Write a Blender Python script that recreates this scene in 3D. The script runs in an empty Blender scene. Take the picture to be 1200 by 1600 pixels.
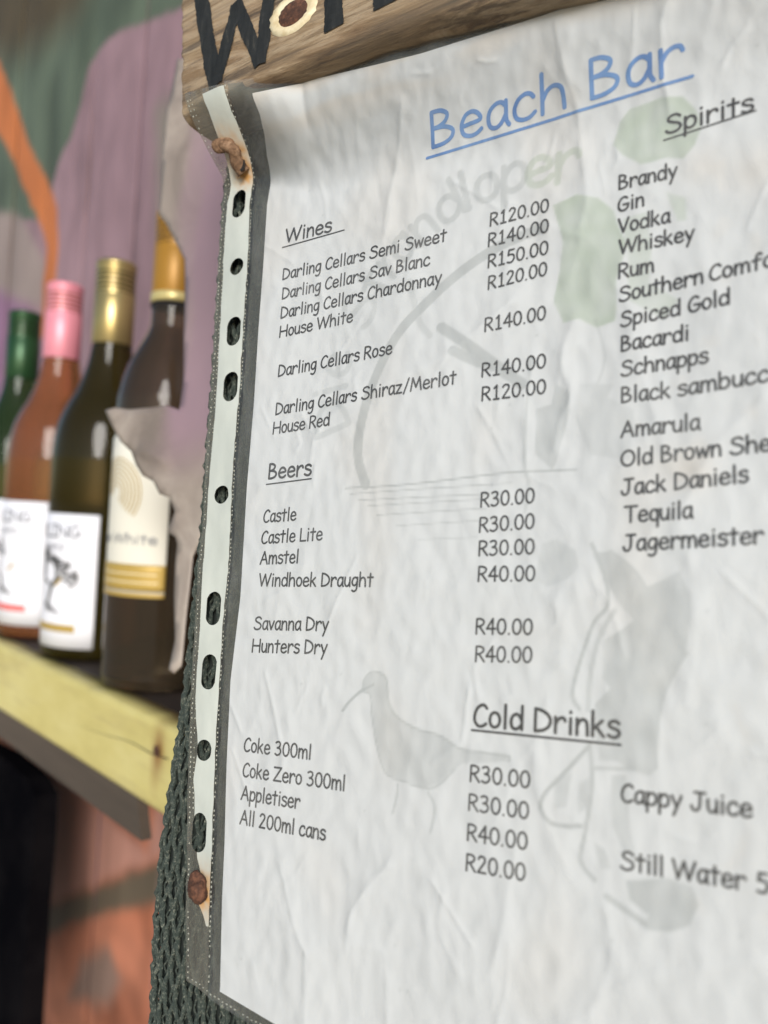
import bpy, math, random
import numpy as np
from mathutils import Matrix, Vector
from mathutils.geometry import delaunay_2d_cdt

# ------------------------------------------------------------------ camera, sky, sun, exposure
random.seed(4)
RNG = np.random.RandomState(11)
S = bpy.context.scene
COL = S.collection
S.render.engine = 'CYCLES'
cam_d = bpy.data.cameras.new('camera')
cam = bpy.data.objects.new('camera', cam_d); COL.objects.link(cam); S.camera = cam
cam.matrix_world = Matrix(((0.6889, -0.0356, 0.7240, 0.0), (0.7225, -0.0457, -0.6898, 0.0), (0.0576, 0.9983, -0.0057, 1.5), (0, 0, 0, 1)))
cam_d.sensor_fit = 'HORIZONTAL'; cam_d.sensor_width = 36.0; cam_d.lens = 36.57
cam_d.clip_start = 0.01; cam_d.clip_end = 600
cam_d.dof.use_dof = True; cam_d.dof.focus_distance = 0.247; cam_d.dof.aperture_fstop = 9.8
cam_d.dof.aperture_blades = 0

W = bpy.data.worlds.new('World'); S.world = W; W.use_nodes = True
wn = W.node_tree
sky = wn.nodes.new('ShaderNodeTexSky'); sky.sky_type = 'NISHITA'; sky.sun_disc = False
SUN_EL, SUN_AZ = math.radians(21), math.radians(130)      # azimuth clockwise from +Y
sky.sun_elevation = SUN_EL; sky.sun_rotation = SUN_AZ
sky.dust_density = 1.0; sky.air_density = 1.0; sky.ozone_density = 1.0
bg = wn.nodes['Background']; bg.inputs[1].default_value = 0.11
wn.links.new(sky.outputs[0], bg.inputs[0])
sl = bpy.data.lights.new('sun', 'SUN'); sl.energy = 2.5; sl.angle = math.radians(26); sl.color = (1.0, .97, .94)
so = bpy.data.objects.new('sun', sl); COL.objects.link(so)
sd = Vector((math.sin(SUN_AZ) * math.cos(SUN_EL), math.cos(SUN_AZ) * math.cos(SUN_EL), math.sin(SUN_EL)))
so.rotation_euler = sd.to_track_quat('Z', 'Y').to_euler()
S.view_settings.view_transform = 'Standard'; S.view_settings.look = 'None'
S.view_settings.exposure = 0.34; S.view_settings.gamma = 1
S.cycles.use_denoising = True
S.cycles.max_bounces = 12; S.cycles.transparent_max_bounces = 16; S.cycles.transmission_bounces = 8
S.cycles.caustics_reflective = False; S.cycles.caustics_refractive = False

# ------------------------------------------------------------------ measured sizes (page frame in mm, wall in m)
DATA = {'BANDS': [([(112.2, -81.1), (99.1, -83.6), (87.3, -88.7), (76.1, -96.3), (66.7, -104.6), (59.9, -116.7), (55.7, -130.2), (55.2, -141.0), (58.5, -149.6)], 3.2, 0.8),
           ([(70.3, -88.0), (74.1, -101.0), (78.0, -106.6)], 2, 0.4), ([(81.7, -104.7), (92.1, -112.9), (103.8, -123.0), (106.6, -125.2)], 3.2, 0.8),
           ([(85.7, -112.4), (93.2, -116.8), (100.9, -119.9)], 3.0, 0.7), ([(51.2, -150.1), (73.3, -150.5), (104.3, -149.3), (121.6, -150.1)], 0.5, 1), ([(53.2, -152.0), (104.4, -152.2)], 0.4, 0.8),
           ([(56.1, -154.1), (100.8, -154.8)], 0.4, 0.8), ([(59.6, -156.0), (97.2, -156.1)], 0.4, 0.7), ([(63.0, -158.9), (97.2, -158.6)], 0.4, 0.7), ([(69.7, -162.3), (99.2, -161.8)], 0.4, 0.6),
           ([(77.1, -166.4), (94.7, -166.4)], 0.4, 0.5),
           ([(65.6, -203.3), (68.4, -204.9), (69.5, -210.8), (72.4, -214.8), (78.5, -217.4), (85.8, -218.6), (92.7, -221.4), (104.1, -221.4), (105.2, -222.5)], 0.7, 0.9),
           ([(61.1, -206.0), (61.2, -208.6), (63.6, -209.7), (64.3, -214.1), (65.8, -220.5), (67.8, -226.5), (70.2, -230.1), (75.4, -231.2), (82.0, -232.2), (86.3, -230.5), (90.2, -226.4)], 0.6, 0.8),
           ([(61.1, -206.0), (62.9, -203.8), (65.6, -203.3)], 0.6, 0.8), ([(130.4, -171.0), (135.7, -175.4), (138.6, -180.0)], 0.8, 0.7),
           ([(147.3, -194.4), (142.6, -203.2), (140.8, -211.8), (140.4, -220.2)], 0.7, 0.7), ([(64.5, -206.8), (60.0, -209.2), (56.5, -212.3), (54.7, -214.6)], 0.9, 1),
           ([(73.7, -232.1), (73.5, -235.4), (72.5, -239.6)], 0.7, 0.7), ([(82.8, -233.0), (85.0, -236.5), (84.0, -242.7)], 0.7, 0.7),
           ([(125.7, -169.0), (128.8, -176.9), (129.6, -183.8), (126.5, -187.7), (124.6, -192.4), (121.9, -200.8), (121.1, -205.9), (122.8, -208.7)], 0.9, 0.9),
           ([(131.1, -185.3), (127.3, -192.2), (125.3, -201.4), (125.0, -208.8)], 1.2, 0.6),
           ([(125.2, -216.9), (118.9, -224.2), (114.5, -229.1), (113.6, -232.9), (116.8, -235.8), (123.3, -235.2)], 1.0, 0.9),
           ([(125.3, -216.2), (125.8, -226.2), (124.3, -236.4), (123.3, -242.8), (126.6, -246.4)], 1.0, 0.8), ([(125.8, -221.9), (135.4, -221.1)], 0.8, 0.7),
           ([(129.2, -249.3), (133.1, -251.2), (137.9, -253.5)], 1.4, 0.8), ([(126.4, -110.7), (128.9, -121.6), (125.6, -131.3)], 0.7, 0.4),
           ([(109.2, -118.4), (108.0, -132.5), (107.8, -146.5), (109.0, -153.4), (108.1, -160.2)], 0.9, 0.5)],
 'BOARDCRACK': [(-0.512, 1.35), (-0.468, 1.354), (-0.433, 1.358), (-0.407, 1.358), (-0.388, 1.36)],
 'BOARDNAIL': [(-0.401, 1.361)],
 'BOTTLES': [(-0.8337, 0.2751, 0.3085), (-0.7165, 0.2696, 0.3148), (-0.6087, 0.2684, 0.3132), (-0.489, 0.258, 0.3205)],
 'BRUSH': [([(-16.2, 45.2), (-12.4, 31.4), (-6.7, 10.7), (-1.1, -7.4)], 6.6), ([(-1.1, -6.2), (2.0, 5.9), (5.6, 22.1)], 5.6), ([(4.9, 23.2), (12.4, 7.3), (19.1, -6.6)], 5.2),
           ([(18.6, -6.9), (19.6, 2.4), (20.2, 16.8), (21.2, 27.6)], 5.6), ([(48.8, -6.0), (48.0, 4.4), (47.4, 16.4)], 7.2), ([(67.4, 9.2), (67.7, 0.1), (68.0, -6.3)], 9)],
 'DARKPANEL': [(-1.395, 1.188), (-0.815, 1.241), (-0.743, 1.239), (-0.717, 1.229), (-0.714, 1.199), (-0.718, 1.128), (-0.718, 1.024), (-0.717, 0.939)],
 'HOLES': [(-1.4, -43.1, 10.5), (-0.0, -67.5, 6.2), (1.2, -91.7, 10.5), (1.9, -111.7, 10.5), (2.0, -149.2, 6.2), (2.6, -186.7, 10.8), (3.0, -206.8, 11), (3.8, -230.8, 6.4), (4.5, -255.1, 11.5)],
 'KNOT': [(31.4, 7.0), (39.2, 4.6), (31.7, 13.2)],
 'MARK': [('D', 51.8, -131.4, 49.4, -123.0), ('i', 49.5, -120.3, 49.2, -116.8), ('e', 49.6, -115.6, 50.4, -110.3), ('S', 55.6, -101.6, 59.3, -93.6), ('t', 60.6, -92.2, 62.6, -88.4),
          ('r', 63.9, -86.6, 66.5, -83.8), ('a', 67.3, -82.8, 72.0, -78.5), ('n', 73.1, -77.9, 78.4, -74.6), ('d', 80.5, -73.5, 85.4, -71.1), ('l', 87.1, -70.2, 89.1, -69.7),
          ('o', 91.2, -69.4, 97.2, -68.3), ('p', 98.7, -67.9, 103.8, -67.8), ('e', 106.1, -68.4, 112.1, -68.2), ('r', 114.3, -68.9, 119.3, -69.2)],
 'MURAL': {'coral': [(-2.982, 0.778), (-2.78, 1.232), (-0.915, 1.409), (-0.699, 1.448), (-0.674, 1.469), (-0.53, 1.498), (0.07, 1.503), (0.079, 1.175), (-1.941, -1.514)],
           'dark': [(-6.281, 8.046), (-0.84, 2.694), (-0.926, 2.113), (-0.979, 2.09), (-1.11, 2.106), (-1.244, 2.141), (-4.181, 3.421)],
           'green': [(-6.281, 8.046), (-0.106, 1.972), (-0.358, 1.966), (-0.559, 1.961), (-0.727, 1.99), (-0.806, 2.011), (-0.87, 2.024), (-0.913, 2.021), (-0.934, 2.006), (-0.946, 1.976),
                     (-0.972, 1.941), (-1.009, 1.921), (-1.027, 1.897), (-1.007, 1.851), (-1.047, 1.857), (-3.252, 2.408), (-3.577, 2.09)],
           'greypink': [(-3.78, 2.537), (-1.231, 1.914), (-1.147, 1.889), (-1.09, 1.846), (-1.038, 1.801), (-1.037, 1.743), (-1.152, 1.77), (-3.623, 2.191)],
           'greystripe': [(-2.403, 0.29), (-0.97, 0.989), (-0.827, 1.07), (-0.726, 1.127), (-0.664, 1.164), (-0.64, 1.172), (-0.642, 1.137), (-0.709, 1.104), (-0.823, 1.044), (-0.964, 0.958),
                          (-2.371, 0.209)],
           'lilac': [(-3.629, 2.204), (-1.209, 1.793), (-1.086, 1.751), (-1.034, 1.71), (-0.999, 1.561), (-3.264, 1.4)],
           'olive': [(-0.748, 1.901), (-0.726, 1.9), (-0.687, 1.868), (-0.63, 1.773), (-0.645, 1.611), (-0.705, 1.729), (-0.728, 1.786)],
           'orange': [(-1.427, 2.291), (-1.275, 2.152), (-1.199, 2.073), (-1.125, 1.981), (-1.051, 1.912), (-1.005, 1.867), (-0.993, 1.816), (-0.991, 1.776), (-0.992, 1.704), (-1.03, 1.701),
                      (-1.036, 1.776), (-1.031, 1.816), (-1.071, 1.867), (-1.126, 1.915), (-1.205, 1.996), (-1.288, 2.065), (-1.478, 2.192)],
           'pinktop': [(-0.956, 1.162), (-0.862, 1.181), (-0.677, 1.171), (-0.66, 1.231), (-0.636, 1.232), (-0.639, 1.184), (-0.664, 1.167), (-0.931, 1.014)],
           'smoke': [(-0.802, 1.012), (-0.745, 1.051), (-0.713, 1.033), (-0.737, 0.996), (-0.828, 0.959)]},
 'NAILS': [[(-2.2, -25.7), (1.4, -27.6), (1.5, -32.7)], [(6.8, -269.4), (8.1, -271.7), (6.7, -273.4)]],
 'NETL': [(-17.0, -30.8), (-15.7, -67.6), (-14.6, -104.7), (-14.2, -131.5), (-13.3, -159.8), (-14.1, -175.5), (-14.4, -199.8), (-15.0, -218.4), (-17.0, -241.6), (-18.8, -261.5), (-18.6, -286.3),
          (-16.4, -316.3)],
 'PAPERL': [(13.9, -15.6), (16.9, -19.8), (17.4, -24.9), (14.0, -30.4), (11.3, -46.3), (11.7, -68.7), (11.8, -93.2), (12.4, -118.7), (12.2, -147.1), (13.0, -183.7), (11.7, -210.1), (12.9, -235.2),
            (14.6, -258.0), (15.4, -274.8), (17.2, -297.1)],
 'PATCH': [([(62.5, -204.3), (65.6, -203.1), (68.4, -204.9), (69.5, -210.8), (72.4, -214.8), (78.5, -217.4), (85.8, -218.6), (92.7, -221.4), (104.1, -221.4), (105.2, -222.8), (92.8, -224.5),
             (90.2, -226.4), (86.3, -230.5), (82.0, -232.2), (75.4, -231.2), (70.2, -230.1), (67.8, -226.5), (65.8, -220.5), (64.3, -214.1), (63.6, -209.7), (61.2, -208.6), (61.1, -206.0)],
            0.6, 0),
           ([(135.8, -53.5), (143.6, -53.2), (148.9, -55.0), (152.2, -60.9), (153.2, -64.8), (151.6, -69.1), (148.5, -72.2), (144.4, -70.3), (138.0, -70.2), (133.6, -66.2), (130.9, -62.4),
             (132.7, -56.6)],
            0.8, 1),
           ([(114.9, -75.2), (121.1, -74.1), (127.2, -76.7), (131.4, -81.6), (134.3, -91.3), (131.7, -101.3), (131.8, -111.8), (127.2, -113.0), (122.2, -110.0), (117.9, -110.0), (115.4, -103.2),
             (117.7, -87.2)],
            0.8, 1),
           ([(133.8, -84.0), (139.5, -83.7), (141.0, -92.9), (140.1, -103.1), (146.9, -109.6), (143.8, -114.0), (135.3, -107.3)], 0.5, 1),
           ([(144.3, -79.8), (149.1, -82.9), (149.2, -89.0), (146.9, -88.4)], 0.5, 1),
           ([(110.8, -132.9), (115.0, -132.0), (116.0, -126.5), (118.9, -128.7), (119.8, -134.0), (116.5, -147.2), (115.2, -149.6), (110.5, -145.0)], 0.7, 0),
           ([(122.3, -127.4), (131.3, -128.7), (129.7, -131.8), (135.9, -135.9), (135.1, -148.8), (125.6, -146.4), (121.5, -137.6)], 0.35, 0),
           ([(112.5, -168.6), (116.7, -167.6), (121.7, -170.5), (122.5, -174.5), (119.3, -177.6), (114.4, -179.7), (111.0, -177.6)], 0.5, 0),
           ([(125.7, -171.4), (130.4, -171.0), (135.7, -175.4), (138.6, -180.0), (145.8, -175.5), (148.5, -181.4), (147.3, -194.4), (142.6, -203.2), (140.8, -211.8), (140.4, -220.2), (138.9, -222.0),
             (134.6, -221.6), (131.3, -219.8), (127.3, -220.0), (126.5, -207.2), (130.3, -203.3), (128.5, -201.2), (128.8, -192.2), (135.6, -187.5), (131.9, -183.0)],
            0.7, 0),
           ([(130.3, -222.8), (133.6, -222.4), (134.6, -234.8), (136.6, -241.2), (133.1, -239.1), (130.3, -234.0)], 0.6, 0),
           ([(122.8, -225.9), (125.4, -224.1), (125.4, -230.5), (122.8, -232.3)], 0.5, 0), ([(117.0, -225.2), (120.8, -224.0), (120.2, -231.3), (117.1, -232.0)], 0.5, 0),
           ([(133.5, -245.1), (142.1, -242.9), (147.4, -243.8), (148.8, -247.4), (147.0, -251.6), (142.6, -254.1), (137.6, -254.5), (138.6, -251.2), (134.5, -249.0)], 0.85, 0),
           ([(125.8, -238.2), (128.8, -239.8), (130.5, -243.6), (128.1, -244.1)], 0.6, 0)],
 'PLANKEND': [(-28.2, 38.7), (-22.0, -10.8)],
 'RAILEND': [(-0.43, 1.326), (-0.421, 1.303)],
 'RIDGES': [([(103.3, -100.8), (82.1, -114.1), (54.0, -122.3), (40.3, -130.9), (38.1, -140.6)], 0.55, 1.6), ([(67.5, -99.7), (70.2, -85.9), (73.8, -70.2)], 0.15, 1.2),
            ([(67.9, -29.6), (66.0, -39.4), (62.5, -56.4), (60.9, -68.9)], 0.3, 0.8), ([(69.0, -39.2), (72.9, -62.9)], 0.2, 0.8),
            ([(147.2, -29.4), (145.2, -33.0), (144.9, -41.9), (144.2, -46.1), (145.8, -54.6), (146.1, -58.8)], 0.45, 0.7),
            ([(117.4, -24.0), (118.9, -35.8), (122.1, -49.0), (123.2, -62.4), (124.6, -76.0), (122.9, -83.0)], 0.35, 0.9),
            ([(121.3, -109.8), (118.0, -119.8), (120.6, -130.6), (118.1, -135.5), (116.5, -143.8)], 0.4, 1.0), ([(131.3, -101.2), (135.3, -109.0), (137.6, -122.9), (143.4, -146.4)], 0.3, 1.5),
            ([(48.7, -297.2), (47.6, -281.5), (49.4, -278.5), (59.7, -274.8), (71.6, -273.8), (73.0, -278.7), (74.1, -290.4)], 0.35, 3.2), ([(36.5, -258.7), (43.5, -274.2), (47.7, -279.9)], 0.5, 2.5),
            ([(60.7, -275.6), (62.1, -265.5), (72.4, -252.4)], 0.6, 2.2), ([(108.6, -237.3), (105.0, -259.8), (102.0, -273.2)], 0.3, 1.4),
            ([(148.7, -171.1), (149.7, -188.6), (147.4, -205.6)], 0.3, 2), ([(129.5, -252.0), (130.6, -262.3), (125.2, -276.8)], 0.3, 1.5),
            ([(165.8, -136.5), (154.7, -147.4), (146.0, -165.0)], 0.3, 1.5), ([(110.1, -118.6), (108.0, -132.5), (109.0, -150.0)], 0.3, 1), ([(157.2, -207.6), (145.1, -219.6)], 0.2, 1.5),
            ([(122.3, -277.5), (136.4, -264.9), (161.9, -255.1)], 0.4, 2.5), ([(89.4, -255.5), (88.0, -264.8), (93.6, -273.8)], 0.35, 2),
            ([(115.5, -208.1), (112.5, -226.4), (122.1, -247.9)], 0.2, 1.4)],
 'RULES': [[(19.8, -64.8), (45.0, -64.8), 0.45], [(20.5, -146.9), (38.3, -146.3), 0.45], [(94.9, -216.2), (132.5, -216.0), 0.6], [(144.1, -65.4), (165.4, -64.3), 0.5]],
 'SLEEVEL': [(-13.1, -8.5), (-8.3, -19.8), (-7.3, -26.7), (-8.9, -31.3), (-10.0, -40.4), (-9.6, -60.9), (-8.0, -98.6), (-7.0, -133.3), (-5.9, -160.8), (-6.3, -171.8), (-5.0, -199.5), (-3.9, -222.3),
             (-1.7, -246.5), (1.2, -274.2), (3.8, -297.1)],
 'STRIPL': [(-3.8, -12.2), (-3.1, -17.5), (-3.5, -22.5), (-5.3, -32.1), (-7.1, -41.2), (-6.7, -64.5), (-5.5, -86.0), (-4.2, -119.1), (-4.3, -141.8), (-3.5, -176.1), (-2.4, -199.4), (-2.0, -214.6),
            (-1.0, -220.9), (1.3, -230.5), (0.4, -238.9), (1.8, -248.1), (2.2, -253.6), (4.0, -259.8), (5.0, -263.3), (6.7, -266.2), (6.8, -269.4), (5.1, -273.4), (7.9, -276.3), (9.5, -279.0),
            (10.8, -281.0)],
 'TEXT': [('Wines', 21.0, -63.4, 39.9, -64.0, 4.9), ('Darling Cellars Semi Sweet', 20.8, -76.8, 82.3, -77.9, 3.95), ('Darling Cellars Sav Blanc', 21.2, -83.8, 77.1, -84.4, 3.95),
          ('Darling Cellars Chardonnay', 21.2, -90.6, 81.2, -91.0, 3.95), ('House White', 21.3, -97.3, 50.3, -97.1, 3.95), ('Darling Cellars Rose', 22.0, -111.0, 65.4, -110.1, 3.95),
          ('Darling Cellars Shiraz/Merlot', 22.1, -124.0, 87.0, -122.5, 3.95), ('House Red', 21.6, -130.4, 44.1, -129.9, 3.95), ('Beers', 21.1, -145.2, 38.2, -145.2, 4.9),
          ('Castle', 20.4, -159.3, 33.4, -159.1, 3.95), ('Castle Lite', 20.2, -166.1, 43.9, -165.6, 3.95), ('Amstel', 20.3, -172.6, 35.5, -172.4, 3.95),
          ('Windhoek Draught', 20.5, -179.5, 62.7, -179.6, 3.95), ('Savanna Dry', 19.7, -193.0, 48.0, -192.5, 3.95), ('Hunters Dry', 19.6, -199.9, 48.0, -199.2, 3.95),
          ('Coke 300ml', 19.5, -229.5, 44.8, -229.1, 3.95), ('Coke Zero 300ml', 19.8, -236.8, 57.0, -236.1, 3.95), ('Appletiser', 19.9, -243.4, 41.8, -243.0, 3.95),
          ('All 200ml cans', 20.2, -250.3, 51.3, -250.0, 3.95), ('Cold Drinks', 95.4, -215.2, 132.4, -214.6, 5.5), ('R120.00', 96.2, -76.8, 113.6, -76.9, 3.95),
          ('R140.00', 95.8, -83.0, 113.7, -83.0, 3.95), ('R150.00', 95.9, -89.5, 113.6, -89.4, 3.95), ('R120.00', 96.1, -96.1, 113.3, -95.5, 3.95), ('R140.00', 95.5, -108.6, 113.1, -108.1, 3.95),
          ('R140.00', 94.9, -121.7, 113.3, -121.7, 3.95), ('R120.00', 95.1, -128.6, 113.4, -128.8, 3.95), ('R30.00', 95.6, -158.3, 110.7, -157.9, 3.95), ('R30.00', 95.4, -165.1, 110.8, -164.6, 3.95),
          ('R30.00', 95.4, -171.4, 110.9, -171.2, 3.95), ('R40.00', 95.4, -178.2, 111.2, -178.1, 3.95), ('R40.00', 95.2, -191.9, 110.8, -191.6, 3.95), ('R40.00', 95.3, -199.0, 110.8, -198.5, 3.95),
          ('R30.00', 94.8, -228.8, 110.8, -228.4, 3.95), ('R30.00', 94.6, -235.8, 110.6, -235.6, 3.95), ('R40.00', 94.5, -243.0, 110.4, -242.6, 3.95), ('R20.00', 94.4, -250.1, 110.0, -249.7, 3.95),
          ('Spirits', 144.6, -63.9, 165.0, -64.2, 4.9), ('Brandy', 132.6, -75.9, 147.1, -76.5, 3.95), ('Gin', 132.4, -82.2, 139.0, -82.2, 3.95), ('Vodka', 132.5, -88.2, 145.2, -88.4, 3.95),
          ('Whiskey', 132.7, -94.1, 150.8, -94.5, 3.95), ('Rum', 132.5, -100.8, 141.2, -100.8, 3.95), ('Southern', 132.6, -107.2, 152.7, -106.3, 3.95), ('Comfort', 154.2, -106.2, 172.7, -105.2, 3.95),
          ('Spiced Gold', 132.9, -114.0, 158.5, -112.9, 3.95), ('Bacardi', 133.0, -120.5, 149.2, -120.2, 3.95), ('Schnapps', 133.0, -127.1, 153.4, -126.6, 3.95),
          ('Black', 133.0, -133.9, 144.7, -134.1, 3.95), ('sambucca', 146.5, -134.0, 168.7, -133.0, 3.95), ('Amarula', 133.0, -142.8, 151.2, -142.8, 3.95),
          ('Old Brown Sherry', 132.9, -150.2, 173.2, -149.0, 3.95), ('Jack Daniels', 133.0, -157.4, 161.2, -156.0, 3.95), ('Tequila', 133.8, -164.1, 149.2, -163.7, 3.95),
          ('Jagermeister', 133.4, -171.1, 163.8, -170.0, 3.95), ('Cappy Juice', 132.7, -228.5, 159.9, -228.0, 3.95), ('Still Water', 132.5, -243.0, 158.2, -242.6, 3.95),
          ('500ml', 160.3, -242.5, 172.6, -242.8, 3.95)],
 'TITLE': ('Beach Bar', 76.4, -46.4, 149.6, -48.5, 10.4),
 'TITLERULE': [(74.8, -48.9), (151.4, -50.3)],
 'TORN': [(-133.6, 124.6), (-136.0, 93.3), (-135.8, 54.0), (-133.1, 27.3), (-127.4, 21.3), (-120.3, 11.4), (-111.5, -2.7), (-107.6, -43.9), (-104.5, -71.6), (-103.6, -85.4), (-112.6, -81.9),
          (-125.2, -81.4), (-139.7, -80.6), (-152.5, -78.0), (-160.1, -78.5), (-153.0, -87.8), (-145.5, -97.3), (-136.3, -103.3), (-131.9, -110.5), (-126.3, -116.6), (-117.4, -120.5),
          (-111.9, -127.4), (-105.0, -129.1), (-100.9, -136.9), (-102.9, -141.5), (-104.9, -146.2), (-99.4, -148.8), (-97.1, -152.6), (-97.6, -161.8), (-97.4, -177.0), (-92.9, -197.8),
          (-94.1, -211.1), (-91.0, -212.9), (-86.1, -209.2), (-87.1, -191.8), (-87.3, -177.0), (-86.2, -159.0), (-80.3, -147.0), (-71.3, -147.4), (-61.6, -90.1), (-69.2, 23.4), (-81.2, 100.0)],
 'TORNFOLD': [(-126.6, -104.2), (-116.9, -107.4), (-108.8, -110.8)],
 'WELD': [(4.6, -11.7), (7.0, -21.2), (9.3, -26.2), (5.5, -31.8), (4.1, -44.3), (5.2, -67.2), (5.6, -88.1), (6.4, -109.4), (6.2, -134.6), (7.7, -172.2), (7.3, -191.6), (8.4, -221.2), (9.5, -245.0),
          (11.8, -280.8), (13.3, -298.6)]}

# page frame: x = along the print lines, y = up the page, z = out of the page
PM = Matrix(((0.9622, -0.1254, 0.2418, -0.2454), (0.2554, 0.1067, -0.9609, 0.1554), (0.0947, 0.9863, 0.1347, 1.651), (0, 0, 0, 1)))
Z_SHELF = 1.3767
Y_WALL = 0.362
Y_EDGE = 0.218

# ------------------------------------------------------------------ helpers
def perlin(x, y, seed=0):
    r = np.random.RandomState(seed)
    p = r.permutation(256); p = np.concatenate([p, p])
    ang = r.rand(256) * 2 * np.pi
    gx, gy = np.cos(ang), np.sin(ang)
    xi, yi = np.floor(x).astype(int), np.floor(y).astype(int)
    xf, yf = x - xi, y - yi
    u, v = xf**3 * (xf * (xf * 6 - 15) + 10), yf**3 * (yf * (yf * 6 - 15) + 10)
    def g(ix, iy, dx, dy):
        h = p[p[ix & 255] + (iy & 255)]
        return gx[h] * dx + gy[h] * dy
    a = g(xi, yi, xf, yf); b = g(xi + 1, yi, xf - 1, yf)
    c = g(xi, yi + 1, xf, yf - 1); d = g(xi + 1, yi + 1, xf - 1, yf - 1)
    return (a + u * (b - a)) * (1 - v) + (c + u * (d - c)) * v

def seg_dist(X, Y, pts, w):
    """distance from every point to a polyline (inf outside reach w)"""
    D = np.full(X.shape, 1e9)
    for (x0, y0), (x1, y1) in zip(pts[:-1], pts[1:]):
        m = (X > min(x0, x1) - w) & (X < max(x0, x1) + w) & (Y > min(y0, y1) - w) & (Y < max(y0, y1) + w)
        if not m.any(): continue
        xx, yy = X[m], Y[m]
        dx, dy = x1 - x0, y1 - y0
        k = np.clip(((xx - x0) * dx + (yy - y0) * dy) / (dx * dx + dy * dy + 1e-12), 0, 1)
        D[m] = np.minimum(D[m], np.hypot(xx - x0 - k * dx, yy - y0 - k * dy))
    return D

def poly_sd(X, Y, poly, reach=1e9):
    """signed distance to a closed polygon, positive inside"""
    inside = np.zeros(X.shape, bool)
    n = len(poly)
    for i in range(n):
        x0, y0 = poly[i]; x1, y1 = poly[(i + 1) % n]
        if y0 == y1: continue
        c = ((y0 > Y) != (y1 > Y)) & (X < (x1 - x0) * (Y - y0) / (y1 - y0) + x0)
        inside ^= c
    d = seg_dist(X, Y, list(poly) + [poly[0]], reach)
    return np.where(inside, d, -d)

def sstep(a, b, x):
    k = np.clip((x - a) / (b - a), 0, 1); return k * k * (3 - 2 * k)

def spline(pts, n=6, closed=False):
    P = [Vector(p) for p in pts]; out = []
    m = len(P)
    rng = range(m) if closed else range(m - 1)
    for i in rng:
        if closed: a, b, c, d = P[(i - 1) % m], P[i], P[(i + 1) % m], P[(i + 2) % m]
        else: a, b, c, d = P[max(i - 1, 0)], P[i], P[i + 1], P[min(i + 2, m - 1)]
        for k in range(n):
            t = k / n
            out.append(.5 * ((2 * b) + (c - a) * t + (2 * a - 5 * b + 4 * c - d) * t * t + (3 * b - a - 3 * c + d) * t**3))
    if not closed: out.append(P[-1])
    return out

def tag(o, label=None, cat=None, group=None, kind=None):
    for k, v in (('label', label), ('category', cat), ('group', group), ('kind', kind)):
        if v: o[k] = v
    return o

def empty(name, mw=None):
    o = bpy.data.objects.new(name, None); COL.objects.link(o); o.empty_display_size = .02
    if mw is not None: o.matrix_world = mw
    return o

def obj(name, verts, faces, mat, parent=None, mw=None, smooth=True, attrs=None):
    me = bpy.data.meshes.new(name)
    me.from_pydata([tuple(v) for v in verts], [], [tuple(f) for f in faces])
    if smooth: me.polygons.foreach_set('use_smooth', [True] * len(me.polygons))
    for k, v in (attrs or {}).items():
        v = np.asarray(v, dtype=np.float32)
        if v.ndim == 1:
            a = me.attributes.new(k, 'FLOAT', 'POINT'); a.data.foreach_set('value', v)
        else:
            a = me.attributes.new(k, 'FLOAT_COLOR', 'POINT'); a.data.foreach_set('color', np.c_[v, np.ones(len(v))].astype(np.float32).ravel())
    me.materials.append(mat); me.update()
    o = bpy.data.objects.new(name, me); COL.objects.link(o)
    if parent is not None: o.parent = parent
    if mw is not None: o.matrix_world = mw
    return o

class MB:
    """collects simple solids into one mesh"""
    def __init__(s): s.v = []; s.f = []
    def add(s, v, f):
        n = len(s.v); s.v += [tuple(p) for p in v]; s.f += [tuple(i + n for i in q) for q in f]
    def box(s, a, b, M=None):
        (x0, y0, z0), (x1, y1, z1) = a, b
        v = [Vector(p) for p in ((x0, y0, z0), (x1, y0, z0), (x1, y1, z0), (x0, y1, z0), (x0, y0, z1), (x1, y0, z1), (x1, y1, z1), (x0, y1, z1))]
        if M is not None: v = [M @ p for p in v]
        s.add(v, [(0, 3, 2, 1), (4, 5, 6, 7), (0, 1, 5, 4), (1, 2, 6, 5), (2, 3, 7, 6), (3, 0, 4, 7)])
    def tube(s, pts, rad, seg=6, caps=True):
        pts = [Vector(p) for p in pts]; n = len(pts)
        if not hasattr(rad, '__len__'): rad = [rad] * n
        v = []; up = Vector((0.13, 0.21, 1)).normalized()
        for i, p in enumerate(pts):
            t = (pts[min(i + 1, n - 1)] - pts[max(i - 1, 0)])
            t = t.normalized() if t.length > 1e-12 else Vector((0, 1, 0))
            a = t.cross(up)
            if a.length < 1e-3: a = t.cross(Vector((1, 0, 0)))
            a.normalize(); b = t.cross(a)
            for k in range(seg):
                w = 2 * math.pi * k / seg
                v.append(p + (a * math.cos(w) + b * math.sin(w)) * rad[i])
        f = [(i * seg + k, i * seg + (k + 1) % seg, (i + 1) * seg + (k + 1) % seg, (i + 1) * seg + k) for i in range(n - 1) for k in range(seg)]
        if caps: f += [tuple(range(seg))[::-1], tuple((n - 1) * seg + k for k in range(seg))]
        s.add(v, f)
    def build(s, name, mat, parent=None, mw=None, smooth=True): return obj(name, s.v, s.f, mat, parent, mw, smooth)

def lathe(profile, seg=72, cx=0, cy=0):
    v = []; n = len(profile)
    for r, z in profile:
        for k in range(seg):
            a = 2 * math.pi * k / seg; v.append((cx + r * math.cos(a), cy + r * math.sin(a), z))
    f = [(i * seg + k, i * seg + (k + 1) % seg, (i + 1) * seg + (k + 1) % seg, (i + 1) * seg + k) for i in range(n - 1) for k in range(seg)]
    f += [tuple(range(seg))[::-1], tuple((n - 1) * seg + k for k in range(seg))]
    return v, f

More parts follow.
